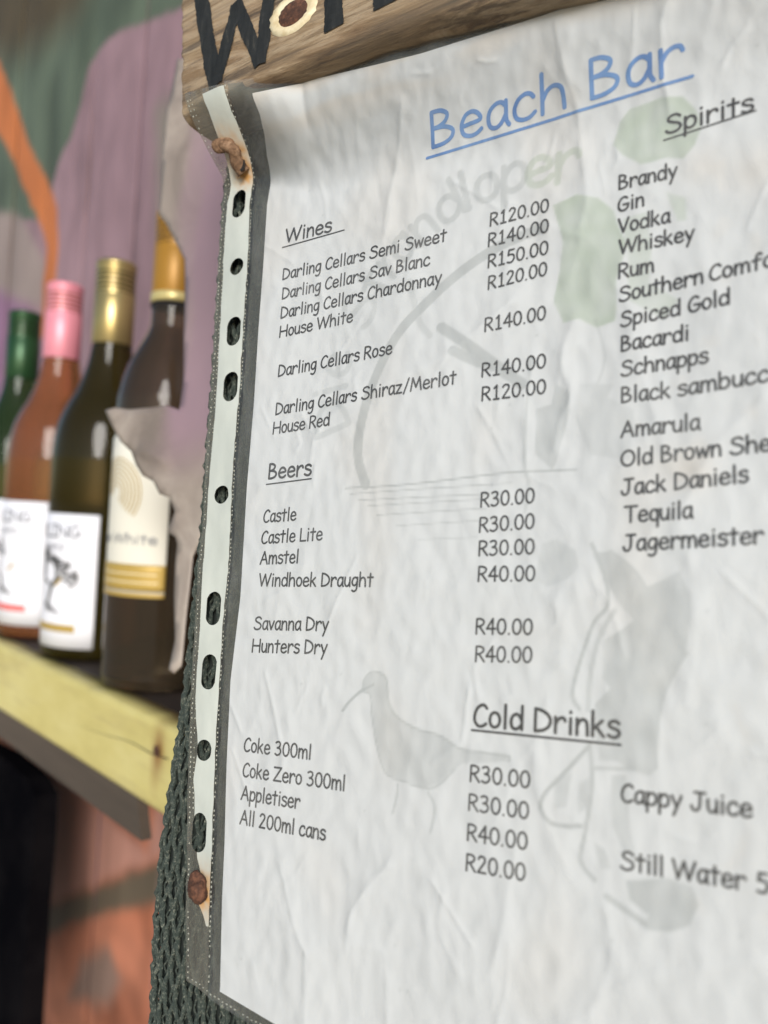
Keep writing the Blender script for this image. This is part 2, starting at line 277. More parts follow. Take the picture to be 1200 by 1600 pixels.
# ------------------------------------------------------------------ materials
class Mat:
    def __init__(s, name, base=(.5, .5, .5), rough=.6, **kw):
        s.m = bpy.data.materials.new(name); s.m.use_nodes = True; s.t = s.m.node_tree
        s.b = s.t.nodes['Principled BSDF']; s.b.inputs['Base Color'].default_value = (*base, 1); s.b.inputs['Roughness'].default_value = rough
        for k, v in kw.items(): s.b.inputs[k.replace('_', ' ')].default_value = v
    def n(s, t, **kw):
        x = s.t.nodes.new('ShaderNode' + t)
        for k, v in kw.items():
            if k in x.inputs: x.inputs[k].default_value = v
            else: setattr(x, k, v)
        return x
    def l(s, a, b): s.t.links.new(a, b)
    def noise(s, scale, stretch=(1, 1, 1), detail=4, rough=.6, dist=0):
        tc = s.n('TexCoord'); mp = s.n('Mapping'); mp.inputs['Scale'].default_value = stretch
        no = s.n('TexNoise', Scale=scale, Detail=detail, Roughness=rough, Distortion=dist)
        s.l(tc.outputs['Object'], mp.inputs[0]); s.l(mp.outputs[0], no.inputs[0]); return no.outputs[0]
    def ramp(s, fac, stops):
        r = s.n('ValToRGB'); e = r.color_ramp.elements
        while len(e) < len(stops): e.new(.5)
        for q, (p, c) in zip(e, stops): q.position = p; q.color = (*c, 1) if len(c) == 3 else c
        s.l(fac, r.inputs[0]); return r.outputs[0]
    def mix(s, fac, a, b, mode='MIX'):
        x = s.n('MixRGB', blend_type=mode)
        for i, q in enumerate((fac, a, b)):
            if hasattr(q, 'is_output'): s.l(q, x.inputs[i])
            elif i == 0: x.inputs[0].default_value = q
            else: x.inputs[i].default_value = (*q, 1)
        return x.outputs[0]
    def bump(s, fac, strength, dist):
        b = s.n('Bump', Strength=strength, Distance=dist); s.l(fac, b.inputs['Height']); s.l(b.outputs[0], s.b.inputs['Normal']); return b
    def col(s, out): s.l(out, s.b.inputs['Base Color'])
    def attr(s, name):
        a = s.n('Attribute', attribute_name=name); return a

# paper with faded print and small stains, plus a warm painted shading tint near the top
m = Mat('paper', (.76, .76, .77), .75); m.b.inputs['Specular IOR Level'].default_value = .2
c = m.mix(m.ramp(m.noise(30, detail=3), [(.35, (.70, .72, .755)), (.7, (.75, .77, .80))]), (.70, .72, .755), (.75, .77, .80))
c = m.mix(m.attr('warm').outputs['Fac'], c, (.74, .66, .58))
c = m.mix(m.attr('green').outputs['Fac'], c, (.20, .34, .12))
c = m.mix(m.attr('mark').outputs['Fac'], c, (.28, .31, .31))
m.col(c); m.bump(m.noise(900, detail=3), .12, .0002); PAPER = m.m
m = Mat('black_ink', (.03, .03, .03), .8); m.col(m.ramp(m.noise(26, detail=3), [(.38, (.018, .017, .018)), (.55, (.045, .044, .045)), (.7, (.10, .10, .10))])); INK = m.m
m = Mat('grey_ink', (.04, .04, .04), .8); m.col(m.ramp(m.noise(32, detail=3), [(.38, (.022, .022, .024)), (.55, (.055, .055, .058)), (.7, (.12, .12, .125))])); INKG = m.m
m = Mat('blue_ink', (.07, .19, .55), .7)
m.col(m.ramp(m.noise(60, (1, 1, 1)), [(.3, (.09, .22, .55)), (.75, (.20, .38, .72))])); BLUE = m.m

def film_mat(name, haze, scuff, rough, tint=(.96, .97, .96), ior=1.38, hz=(.75, .76, .74)):
    m = Mat(name); t = m.t; t.nodes.remove(m.b)
    out = t.nodes['Material Output']
    tr = m.n('BsdfTransparent'); tr.inputs[0].default_value = (*tint, 1)
    df = m.n('BsdfDiffuse'); df.inputs[0].default_value = (*hz, 1)
    gl = m.n('BsdfGlossy'); gl.inputs['Color'].default_value = (1, 1, 1, 1); gl.inputs['Roughness'].default_value = rough
    rr = m.n('MapRange'); m.l(m.noise(120, (1, .35, 1), 5, .7), rr.inputs[0])
    for i, v in zip((1, 2, 3, 4), (.45, .75, haze, scuff)): rr.inputs[i].default_value = v
    m1 = m.n('MixShader'); m.l(rr.outputs[0], m1.inputs[0]); m.l(tr.outputs[0], m1.inputs[1]); m.l(df.outputs[0], m1.inputs[2])
    fr = m.n('Fresnel', IOR=ior)
    bp = m.n('Bump', Strength=.18, Distance=.0004); m.l(m.noise(260, (1, .6, 1), 4, .6, .6), bp.inputs['Height'])
    m.l(bp.outputs[0], fr.inputs['Normal']); m.l(bp.outputs[0], gl.inputs['Normal'])
    m2 = m.n('MixShader'); m.l(fr.outputs[0], m2.inputs[0]); m.l(m1.outputs[0], m2.inputs[1]); m.l(gl.outputs[0], m2.inputs[2])
    m.l(m2.outputs[0], out.inputs[0]); return m.m
FILM = film_mat('clear_film', .04, .10, .22)
BACKFILM = film_mat('cloudy_back_film', .35, .55, .35, (.7, .7, .66), 1.12, (.16, .165, .14))
MARGIN = film_mat('dusty_margin_film', .30, .5, .3, (.8, .8, .76), 1.3, (.24, .235, .20))
m = Mat('white_strip', (.60, .64, .61), .38)
c = m.ramp(m.noise(45, (1, .4, 1), 5), [(.35, (.43, .46, .42)), (.6, (.52, .55, .50)), (.8, (.60, .61, .55))])
c = m.mix(m.attr('rust').outputs['Fac'], c, (.50, .27, .09)); m.col(c); m.bump(m.noise(220, (1, .5, 1)), .25, .0006); STRIP = m.m
SEAM = Mat('pressed_seam', (.46, .47, .40), .35).m
m = Mat('shade_cloth', (.05, .065, .055), .8)
m.col(m.ramp(m.noise(900, detail=5, rough=.75), [(.36, (.022, .036, .030)), (.54, (.060, .078, .064)), (.72, (.32, .33, .26))])); m.bump(m.noise(1800), .9, .0012); NET = m.m
NETB = Mat('cloth_back_layer', (.016, .023, .020), .9).m
m = Mat('old_board', (.10, .08, .06), .8); m.col(m.ramp(m.noise(20, (1, .1, 1), 6), [(.3, (.05, .04, .03)), (.7, (.14, .11, .08))])); BOARD = m.m
# weathered plank
m = Mat('weathered_plank', (.3, .24, .17), .75)
n1 = m.noise(70, (.10, 1, 1), 9, .72, 1.2); n2 = m.noise(260, (.05, 1, 1), 6, .75, .5); n3 = m.noise(22, (.35, 1, 1), 5, .6, 2.5)
c = m.ramp(n1, [(.30, (.030, .020, .012)), (.40, (.13, .088, .052)), (.48, (.29, .22, .14)), (.56, (.50, .43, .33)), (.64, (.20, .14, .08)), (.74, (.40, .34, .25))])
c2 = m.ramp(n3, [(.35, (.20, .125, .065)), (.5, (.42, .34, .23)), (.7, (.22, .22, .19))])
c = m.mix(.3, c, c2); c = m.mix(1.0, c, (.84, .76, .66), 'MULTIPLY')
c = m.mix(m.ramp(n2, [(.38, (.85, .85, .85)), (.5, (0, 0, 0))]), c, (.07, .05, .035))
m.col(c); bb = m.bump(n1, 1.0, .0022); b2 = m.n('Bump', Strength=.5, Distance=.0008); m.l(n2, b2.inputs['Height']); m.l(bb.outputs[0], b2.inputs['Normal']); m.l(b2.outputs[0], m.b.inputs['Normal']); PLANK = m.m
m = Mat('brush_paint', (.015, .017, .018), .8); m.b.inputs['Specular IOR Level'].default_value = .25
m.col(m.ramp(m.noise(330, (1, .15, 1), 6, .75), [(.35, (.010, .012, .013)), (.58, (.022, .024, .024)), (.74, (.09, .085, .07))])); m.bump(m.noise(500), .4, .0005); BRUSH = m.m
m = Mat('bare_knot_rim', (.72, .62, .40), .6); m.col(m.ramp(m.noise(200, detail=5), [(.3, (.52, .41, .22)), (.6, (.76, .68, .47))])); RIM = m.m
def rust(name, a, b, c_):
    m = Mat(name, a, .85); m.col(m.ramp(m.noise(420, detail=6, rough=.7), [(.3, a), (.5, b), (.72, c_)])); m.bump(m.noise(700, detail=5), .6, .0006); return m.m
RUSTT = rust('tan_rust', (.05, .025, .012), (.17, .095, .05), (.36, .23, .14))
RUSTD = rust('dark_rust', (.02, .009, .006), (.07, .028, .015), (.20, .085, .045))
BLACKHOLE = Mat('dark_gap', (.01, .008, .007), .9).m
# wall, paint regions live in the point colours of each board
m = Mat('mural_paint', (.3, .2, .22), .6); m.b.inputs['Specular IOR Level'].default_value = .2; a = m.attr('paint')
d = m.mix(m.ramp(m.noise(9, (1, 1, .35), 6, .65), [(.25, (.66, .66, .64)), (.55, (1, 1, 1)), (.8, (1.18, 1.15, 1.1))]), (.7, .7, .68), (1.12, 1.1, 1.08))
d = m.ramp(m.noise(11, (1.6, 1, .3), 7, .68), [(.25, (.62, .62, .60)), (.5, (.95, .95, .95)), (.75, (1, 1, 1))])
c = m.mix(1.0, a.outputs['Color'], d, 'MULTIPLY')
c = m.mix(m.ramp(m.noise(60, detail=5, rough=.7), [(.66, (0, 0, 0)), (.74, (.6, .6, .6))]), c, (.10, .07, .06))
m.col(c); m.bump(m.noise(35, (1, 1, .25), 6), .5, .004); MURAL = m.m
m = Mat('yellow_paint', (.62, .53, .16), .5)
c = m.ramp(m.noise(14, (.4, 1, 1), 6, .65), [(.3, (.44, .37, .12)), (.5, (.60, .52, .19)), (.7, (.68, .61, .27))])
c = m.mix(m.ramp(m.noise(50, (.12, 1, 1.2), 6, .7), [(.52, (0, 0, 0)), (.72, (.7, .7, .7))]), c, (.38, .30, .13))
c = m.mix(m.attr('rust').outputs['Fac'], c, (.22, .075, .012)); m.col(c); m.bump(m.noise(40, (.15, 1, 1), 6), .4, .002); YELLOW = m.m
m = Mat('dark_shelf_wood', (.06, .045, .035), .6); m.col(m.ramp(m.noise(14, (.12, 1, 1), 6, .7), [(.3, (.018, .013, .010)), (.7, (.055, .040, .030))])); m.bump(m.noise(30, (.15, 1, 1)), .3, .002); SHELF = m.m
m = Mat('brown_rail', (.11, .085, .06), .7); m.col(m.ramp(m.noise(14, (.12, 1, 1), 6, .7), [(.3, (.045, .034, .025)), (.7, (.10, .076, .055))])); RAIL = m.m
m = Mat('black_panel', (.006, .006, .007), .55); m.col(m.ramp(m.noise(12), [(.4, (.003, .003, .004)), (.8, (.010, .009, .010))])); m.b.inputs['Specular IOR Level'].default_value = 0; GAPBLACK = m.m  # near-black colour that paints the darkness of the gap under the shelf
m = Mat('torn_plastic', (.3, .25, .23), .5)
c = m.ramp(m.noise(16, (1, 1, .5), 6, .65, .8), [(.3, (.19, .155, .13)), (.5, (.31, .26, .22)), (.7, (.46, .40, .34))])
c = m.mix(m.attr('lilac').outputs['Fac'], c, (.29, .195, .225)); m.col(c); m.bump(m.noise(40, (1, .6, 1), 5, .6, 1.0), .3, .0008); TORN = m.m
m = Mat('sand', (.42, .36, .28), .95); m.col(m.ramp(m.noise(3, detail=8), [(.3, (.50, .45, .36)), (.7, (.62, .56, .46))])); SAND = m.m
def glass(name, colr, tr, rough=.04):
    m = Mat(name, colr, rough, IOR=1.3); m.b.inputs['Transmission Weight'].default_value = tr; return m.m
G_AMBER = glass('dark_olive_glass', (.045, .034, .006), .6)
G_BROWN = glass('brown_glass', (.21, .16, .10), .88)
G_ROSE = glass('rose_wine_glass', (.58, .22, .09), .8)
G_GREEN = glass('green_glass', (.05, .10, .03), .8)
CAP_PINK = Mat('pink_cap', (.76, .28, .34), .42, Metallic=.2).m
CAP_GOLD = Mat('gold_cap', (.42, .33, .14), .34, Metallic=.75).m
CAP_GREEN = Mat('green_cap', (.018, .065, .022), .35, Metallic=.4).m
CAP_OCHRE = Mat('ochre_cap', (.38, .19, .02), .42, Metallic=.2).m
CAP_BAND = Mat('pale_gold_band', (.62, .52, .22), .35, Metallic=.3).m
NECKPALE = Mat('pale_neck_glass', (.28, .24, .22), .18).m
LAB = Mat('white_label', (.80, .81, .86), .6).m
LABC = Mat('cream_label', (.74, .72, .62), .55).m
L_GREY = Mat('label_grey_print', (.16, .17, .20), .6).m
L_DARK = Mat('label_dark_print', (.05, .05, .05), .6).m
L_GOLD = Mat('label_gold_print', (.48, .33, .08), .4, Metallic=.2).m
L_RED = Mat('label_red_print', (.72, .17, .16), .5).m
L_CREAM = Mat('label_cream_print', (.75, .66, .42), .5).m

# ------------------------------------------------------------------ rounded handwriting letters as pen strokes (per 1000 em)
def Ls(*p): return ('L', [(p[i], p[i + 1]) for i in range(0, len(p), 2)])
def Ss(*p): return ('S', [(p[i], p[i + 1]) for i in range(0, len(p), 2)])
def Os(*p): return ('O', [(p[i], p[i + 1]) for i in range(0, len(p), 2)])
GL = {
 'a': (512, [Ss(425,400, 340,495, 230,490, 120,400, 75,250, 110,80, 220,25, 330,90, 415,240), Ls(430,500, 425,240), Ss(425,260, 430,120, 480,15)]),
 'b': (593, [Ls(90,770, 90,25), Ss(95,270, 170,430, 310,500, 440,430, 490,270, 440,100, 310,25, 180,45, 95,120)]),
 'c': (514, [Ss(440,410, 380,485, 280,505, 150,430, 75,260, 110,90, 230,22, 360,35, 460,110)]),
 'd': (588, [Ls(490,770, 490,20), Ss(485,280, 410,430, 290,500, 150,440, 85,270, 120,90, 240,25, 380,70, 485,190)]),
 'e': (548, [Ss(85,250, 260,268, 465,300, 420,430, 300,500, 160,450, 78,270, 120,90, 260,20, 390,40, 480,105)]),
 'f': (507, [Ss(465,690, 390,755, 300,720, 245,600, 232,350, 232,5), Ls(70,455, 420,465)]),
 'g': (531, [Ss(435,420, 300,500, 150,430, 80,270, 130,110, 250,60, 370,140, 440,320), Ss(445,500, 450,250, 430,-50, 360,-200, 220,-250, 95,-200)]),
 'h': (577, [Ls(90,770, 85,15), Ss(90,260, 180,430, 310,490, 430,420, 470,240, 485,15)]),
 'i': (281, [Ls(140,490, 140,15), Ls(140,675, 143,690)]),
 'k': (539, [Ls(90,770, 90,15), Ls(410,490, 100,220), Ls(200,300, 460,15)]),
 'l': (274, [Ls(132,770, 135,15)]),
 'm': (776, [Ls(85,495, 85,15), Ss(85,270, 160,430, 250,490, 350,430, 380,220, 385,15), Ss(385,260, 450,430, 550,490, 650,420, 685,220, 700,15)]),
 'n': (523, [Ls(80,495, 85,15), Ss(85,270, 170,430, 285,490, 395,430, 430,250, 440,15)]),
 'o': (527, [Os(260,500, 125,430, 72,260, 125,90, 255,22, 395,85, 455,260, 400,430)]),
 'p': (534, [Ls(85,500, 80,-260), Ss(88,290, 170,440, 290,495, 420,430, 465,260, 410,95, 280,25, 150,55, 88,140)]),
 'q': (520, [Ls(445,490, 435,-260), Ss(440,290, 390,440, 270,495, 140,430, 78,260, 120,90, 240,25, 360,60, 440,150)]),
 'r': (480, [Ls(90,500, 95,15), Ss(95,270, 180,420, 290,490, 390,480, 430,400)]),
 's': (487, [Ss(415,440, 340,495, 230,505, 115,450, 110,350, 240,285, 385,240, 430,130, 340,35, 210,18, 70,75)]),
 't': (471, [Ls(235,690, 230,15), Ls(50,490, 420,500)]),
 'u': (520, [Ss(80,495, 75,250, 120,80, 230,25, 350,80, 425,250), Ls(430,495, 440,15)]),
 'v': (487, [Ls(55,490, 235,25), Ls(235,25, 430,490)]),
 'w': (683, [Ls(60,490, 190,25), Ls(190,25, 335,420), Ls(335,420, 475,25), Ls(475,25, 630,490)]),
 'y': (520, [Ls(65,490, 260,60), Ls(465,495, 140,-265)]),
 'z': (539, [Ls(80,480, 440,480), Ls(440,480, 80,25), Ls(80,25, 470,28)]),
 'A': (731, [Ls(60,15, 370,730), Ls(370,730, 650,15), Ls(175,270, 560,270)]),
 'B': (629, [Ls(95,725, 95,20), Ss(95,725, 280,715, 420,620, 380,490, 250,415, 95,395), Ss(95,395, 340,380, 520,270, 490,120, 320,35, 95,20)]),
 'C': (603, [Ss(545,620, 450,710, 330,715, 170,600, 78,380, 95,170, 220,32, 380,25, 530,110)]),
 'D': (722, [Ls(95,725, 95,20), Ss(95,725, 320,680, 540,560, 640,380, 570,180, 370,60, 95,20)]),
 'E': (624, [Ls(95,725, 95,20), Ls(95,725, 540,725), Ls(95,390, 500,390), Ls(95,20, 560,20)]),
 'G': (679, [Ss(540,640, 420,715, 280,690, 130,530, 78,300, 150,95, 320,22, 500,80, 585,200, 605,330), Ls(350,330, 625,330)]),
 'H': (769, [Ls(90,725, 85,15), Ls(660,725, 665,15), Ls(90,370, 660,370)]),
 'I': (546, [Ls(60,720, 490,720), Ls(275,720, 275,20), Ls(60,20, 490,20)]),
 'J': (665, [Ss(410,705, 415,300, 350,80, 220,22, 100,80, 65,200), Ls(200,720, 620,720)]),
 'L': (550, [Ls(95,725, 95,25), Ls(95,25, 510,28)]),
 'M': (883, [Ls(70,15, 190,725), Ls(190,725, 430,190), Ls(430,190, 670,725), Ls(670,725, 800,15)]),
 'N': (798, [Ls(95,15, 95,725), Ls(95,725, 690,20), Ls(690,20, 695,730)]),
 'O': (799, [Os(400,715, 180,610, 78,370, 170,120, 390,22, 620,120, 715,370, 620,620)]),
 'R': (628, [Ls(90,725, 85,15), Ss(90,720, 300,725, 490,640, 480,490, 320,390, 95,350), Ls(250,370, 570,15)]),
 'S': (694, [Ss(590,620, 480,705, 330,715, 170,640, 170,510, 330,425, 520,350, 610,220, 520,75, 330,18, 170,40, 75,120)]),
 'T': (679, [Ls(40,715, 640,720), Ls(340,715, 340,15)]),
 'V': (650, [Ls(60,725, 320,25), Ls(320,25, 590,725)]),
 'W': (1039, [Ls(50,725, 265,25), Ls(265,25, 515,690), Ls(515,690, 725,25), Ls(725,25, 985,725)]),
 'Z': (693, [Ls(70,715, 610,715), Ls(610,715, 70,30), Ls(70,30, 640,30)]),
 '0': (610, [Os(305,715, 145,620, 82,370, 145,120, 305,22, 465,120, 530,370, 465,620)]),
 '1': (610, [Ls(330,735, 330,20), Ls(330,735, 190,600), Ls(170,20, 490,20)]),
 '2': (610, [Ss(110,600, 190,705, 320,720, 445,650, 450,500, 320,320, 100,35), Ls(100,32, 520,30)]),
 '3': (610, [Ss(110,670, 250,725, 400,690, 445,580, 370,450, 230,405), Ss(230,405, 420,370, 505,220, 420,75, 250,18, 90,80)]),
 '4': (610, [Ls(405,735, 60,260), Ls(60,260, 560,260), Ls(400,735, 405,15)]),
 '5': (610, [Ls(480,715, 170,715), Ls(170,715, 130,430), Ss(130,430, 300,465, 470,400, 510,240, 420,75, 260,18, 90,60)]),
 '.': (249, [Ls(120,25, 124,32)]), '/': (512, [Ls(80,-60, 430,760)]), ' ': (299, []),
}
def glyph_strokes(ch):
    out = []
    for kind, p in GL[ch][1]:
        if kind == 'L': out += [([Vector(a), Vector(b)], False) for a, b in zip(p[:-1], p[1:])]
        else: out.append((spline(p, 4, kind == 'O'), kind == 'O'))
    return out
def ribbon(pts, closed, w, h0, lift, place):
    """flat pen stroke of half width w; place(x, y, h) -> 3D"""
    n = len(pts); V = []; F = []
    L = []; R = []
    for i, p in enumerate(pts):
        if closed: t = pts[(i + 1) % n] - pts[(i - 1) % n]
        else: t = pts[min(i + 1, n - 1)] - pts[max(i - 1, 0)]
        t = t.normalized() if t.length > 1e-9 else Vector((0, 1)); nn = Vector((-t.y, t.x))
        L.append(p + nn * w); R.append(p - nn * w)
    for a, b in zip(L, R): V += [place(a.x, a.y, lift), place(b.x, b.y, lift)]
    m_ = n if closed else n - 1
    for i in range(m_):
        j = (i + 1) % n; F.append((2 * i, 2 * i + 1, 2 * j + 1, 2 * j))
    if not closed:
        for e, (p, q) in enumerate(((pts[0], pts[1]), (pts[-1], pts[-2]))):
            d = (p - q).normalized(); nn = Vector((-d.y, d.x)); k0 = len(V); base = 0 if e == 0 else 2 * (n - 1)
            for k in range(5):
                a = math.pi * (k + 1) / 6; o = p + nn * math.cos(a) * w + d * math.sin(a) * w; V.append(place(o.x, o.y, lift))
            ring = list(range(k0, k0 + 5))
            F.append(tuple(([base + 1] + ring + [base]) if e == 0 else ([base] + ring + [base + 1]))[::-1] if e == 0 else tuple([base] + ring + [base + 1])[::-1])
    return V, F
def text_mesh(txt, place2, em, pen=43, xs=1.0, lift=.12, step=.004):
    """strokes of a line of text; place2(x_mm, y_mm, lift) -> 3D point"""
    V = []; F = []; x = 0; k = 0
    for ch in txt:
        adv = GL[ch][0]
        for pts, cl in glyph_strokes(ch):
            if not cl and len(pts) == 2:
                a, b = pts; nseg = max(1, int((b - a).length / 90)); pts = [a.lerp(b, i / nseg) for i in range(nseg + 1)]
            pts = [Vector(((p.x + x) * em / 1000 * xs, p.y * em / 1000)) for p in pts]
            v, f = ribbon(pts, cl, pen * em / 1000, 0, lift + (k % 7) * step, place2); k += 1
            n = len(V); V += v; F += [tuple(i + n for i in q) for q in f]
        x += adv
    return V, F
def text_width(txt): return sum(GL[c][0] for c in txt) - 90   # side bearings

# ------------------------------------------------------------------ menu sheet surface
RX, RY = np.meshgrid(np.arange(-30, 232, .5), np.arange(-320, 20, .5))
def big_relief(u, t):
    lo = np.interp(u, [5, 32, 150], [-37, -48, -62]); hi = np.interp(u, [5, 60, 150], [-10, -6, -4])
    k = np.clip((t - lo) / (hi - lo), 0, 1); return np.interp(u, [5, 32, 150], [20, 11, 8]) * k * k * (3 - 2 * k)
Hm = np.zeros(RX.shape)
for pts, h, w in DATA['RIDGES']:
    sp = [(p.x, p.y) for p in spline(pts, 5)]
    d = seg_dist(RX, RY, sp, 32); Hm += np.where(d < 1e8, h * 1.5 * np.exp(-np.sqrt(d * d + .12) / (3.2 * w)), 0)
for i in range(70):
    cx, cy = RNG.uniform(20, 225), RNG.uniform(-295, -10); a = RNG.normal(math.pi / 2, .6); ln = RNG.uniform(8, 30)
    kink = RNG.normal(0, 2.5)
    pts = [(cx - math.cos(a) * ln / 2, cy - math.sin(a) * ln / 2), (cx + kink, cy + kink * .4), (cx + math.cos(a) * ln / 2, cy + math.sin(a) * ln / 2)]
    w = RNG.uniform(2, 5); d = seg_dist(RX, RY, pts, w * 6)
    Hm += np.where(d < 1e8, RNG.uniform(.08, .26) * (1 + (cx > 110)) * np.exp(-np.sqrt(d * d + .1) / w), 0)
Hm += 1.1 * perlin(RX / 46, RY / 70, 3) + .10 * perlin(RX / 14, RY / 26, 5)
def ridged(s, sy, seed): return .35 - np.abs(perlin(RX / s, RY / sy, seed))
rgt = .3 + .7 * sstep(60, 140, RX)
Hm += .38 * rgt * ridged(26, 44, 8) + .08 * rgt * ridged(10, 18, 9)
Hm *= .36
Hpaper = big_relief(RX, RY) + Hm * sstep(-30, 25, RX) * np.interp(RY, [-24, -10], [1, .3])
Hf = .55 + .30 * np.maximum(ridged(17, 30, 21), -.1) + .12 * np.maximum(ridged(7, 11, 22), 0) + .12 * perlin(RX / 4, RY / 6, 23)
for i in range(90):
    cx, cy = RNG.uniform(12, 225), RNG.uniform(-295, -10); a = RNG.normal(math.pi / 2, .8); ln = RNG.uniform(4, 22); k_ = RNG.normal(0, 1.5)
    w = RNG.uniform(.35, .7); d = seg_dist(RX, RY, [(cx - math.cos(a) * ln / 2, cy - math.sin(a) * ln / 2), (cx + k_, cy - k_), (cx + math.cos(a) * ln / 2, cy + math.sin(a) * ln / 2)], 4)
    Hf += np.where(d < 1e8, RNG.uniform(.05, .15) * np.exp(-(d / w) ** 1.2), 0)
for pts, h, w in DATA['RIDGES']:
    d = seg_dist(RX, RY, [(p.x, p.y) for p in spline(pts, 5)], 4); Hf += np.where(d < 1e8, h * .15 * np.exp(-(d / .6) ** 1.2), 0)
Hfilm = Hpaper + np.maximum(Hf, .35)
def sample(G, u, t):
    x = np.clip((np.asarray(u, float) + 30) / .5, 0, G.shape[1] - 1.001); y = np.clip((np.asarray(t, float) + 320) / .5, 0, G.shape[0] - 1.001)
    i, j = x.astype(int), y.astype(int); a, b = x - i, y - j
    return G[j, i] * (1 - a) * (1 - b) + G[j, i + 1] * a * (1 - b) + G[j + 1, i] * (1 - a) * b + G[j + 1, i + 1] * a * b
def on_page(u, t, lift): return (u / 1000, t / 1000, (float(sample(Hpaper, u, t)) + lift) / 1000)

def edge_fn(pts):
    p = sorted(pts, key=lambda q: q[1]); tt = [q[1] for q in p]; uu = [q[0] for q in p]
    return lambda t: np.interp(t, tt, uu)
paperL = edge_fn([(14.6, -15.5), (15.4, -20), (14.8, -25), (13.0, -30)] + DATA['PAPERL'][4:]); weldL = edge_fn([(6.0, -11.7), (6.4, -21), (6.3, -26), (5.2, -32)] + DATA['WELD'][4:])
stripL = edge_fn(DATA['STRIPL']); sleeveL = edge_fn([(-12.5, -8.5), (-11.0, -20), (-10, -27)] + DATA['SLEEVEL'][3:])
def top_sleeve(u): return np.interp(u, [-13, 4.6, 16.4, 34.6, 49.5, 63, 85, 105, 230], [-8.5, -10.6, -10.8, -11.0, -12.8, -14.0, -16.2, -17.9, -25.5])
def top_paper(u): return np.interp(u, [12, 16, 34.5, 47, 76, 90, 225], [-15.2, -14.9, -14.0, -15.4, -18.8, -19.6, -28.5])
def bot_paper(u): return np.interp(u, [15, 17.7, 37.7, 100, 225], [-297, -297, -300, -302.5, -303])
def bot_sleeve(u): return np.interp(u, [3, 7.7, 15.7, 31.4, 100, 230], [-297.1, -297.6, -299.9, -302.4, -306, -307])
U_END, U_SL = 221.0, 226.0

def grid_sheet(nu, nt, left, right, top, bot, G, off=0.0, wob=.12):
    b = np.linspace(0, 1, nt)[:, None]; a = np.linspace(0, 1, nu)[None, :]
    t0 = bot(30.0) * (1 - b) + top(30.0) * b
    u = left(t0) * (1 - a) + right * a
    t = bot(u) * (1 - b) + top(u) * b
    h = sample(G, u, t) + off
    v = np.stack([u, t, h], -1).reshape(-1, 3) / 1000
    idx = np.arange(nu * nt).reshape(nt, nu)
    f = np.stack([idx[:-1, :-1], idx[:-1, 1:], idx[1:, 1:], idx[1:, :-1]], -1).reshape(-1, 4)
    return v, f, u.ravel(), t.ravel()
v, f, uu, tt = grid_sheet(380, 520, paperL, U_END, top_paper, bot_paper, Hpaper)
mark = np.zeros(len(uu)); green = np.zeros(len(uu))
wobx = uu + .7 * perlin(uu / 9, tt / 9, 31); woby = tt + .7 * perlin(uu / 9, tt / 9, 32)
tex = .85 + .4 * perlin(uu / 6, tt / 6, 33)
for pts, k, g in DATA['PATCH']:
    s = sstep(-.35, .35, poly_sd(wobx, woby, pts)) * k * np.clip(tex, .45, 1.1)
    if g: green = np.maximum(green, s)
    else: mark = np.maximum(mark, s)
for pts, w, k in DATA['BANDS']:
    d = seg_dist(uu, tt, [(p.x, p.y) for p in spline(pts, 4)], w + 2); mark = np.maximum(mark, sstep(w / 2 + .25, w / 2 - .25, d) * k)
for ch, u0, t0, u1, t1 in DATA['MARK']:
    dv = Vector((u1 - u0, t1 - t0)); adv = GL[ch][0]; em = 17.0; dirn = dv.normalized(); nr = Vector((-dirn.y, dirn.x))
    for pts, cl in glyph_strokes(ch):
        q = [(u0 + dirn.x * p.x * em / 1000 + nr.x * p.y * em / 1000, t0 + dirn.y * p.x * em / 1000 + nr.y * p.y * em / 1000) for p in pts]
        if cl: q.append(q[0])
        d = seg_dist(uu, tt, q, 4); k_ = sstep(1.25, .8, d)
        if u0 > 100: green = np.maximum(green, k_ * .5)
        else: mark = np.maximum(mark, k_ * (.45 if t0 < -95 else .6))
warm = .55 * sstep(-34, -20, tt) * sstep(.1, .5, .35 + perlin(uu / 30, tt / 8, 41)) + .20 * sstep(.1, .5, perlin(uu / 25, tt / 40, 42)) + .25 * sstep(.25, .5, perlin(uu / 7, tt / 9, 43)) * sstep(110, 200, uu)  # first term paints the brownish shading near the plank, the others are blotches
stain = lambda u0, t0, r, k: k * np.exp(-(((uu - u0) ** 2 + (tt - t0) ** 2) / r ** 2))
for args in ((149, -152, 5, .5), (165, -80, 6, .35), (153, -75, 5, .3), (120, -45, 3, .25), (60, -18, 5, .5)): warm += stain(*args)
for i in range(60):
    u0, t0 = RNG.uniform(20, 210), RNG.uniform(-295, -30); r = RNG.uniform(.15, .4)
    mm = (np.abs(uu - u0) < 2) & (np.abs(tt - t0) < 2); mark[mm] = np.maximum(mark[mm], .7 * np.exp(-((uu[mm] - u0) ** 2 + (tt[mm] - t0) ** 2) / r ** 2))
sheet = obj('menu_sheet', v, f, PAPER, mw=PM, attrs=dict(mark=np.clip(mark * .52, 0, 1), green=np.clip(green * .50, 0, 1), warm=np.clip(warm, 0, .6)))
tag(sheet, 'white printed drinks price list headed Beach Bar, creased inside its clear sleeve', 'menu')
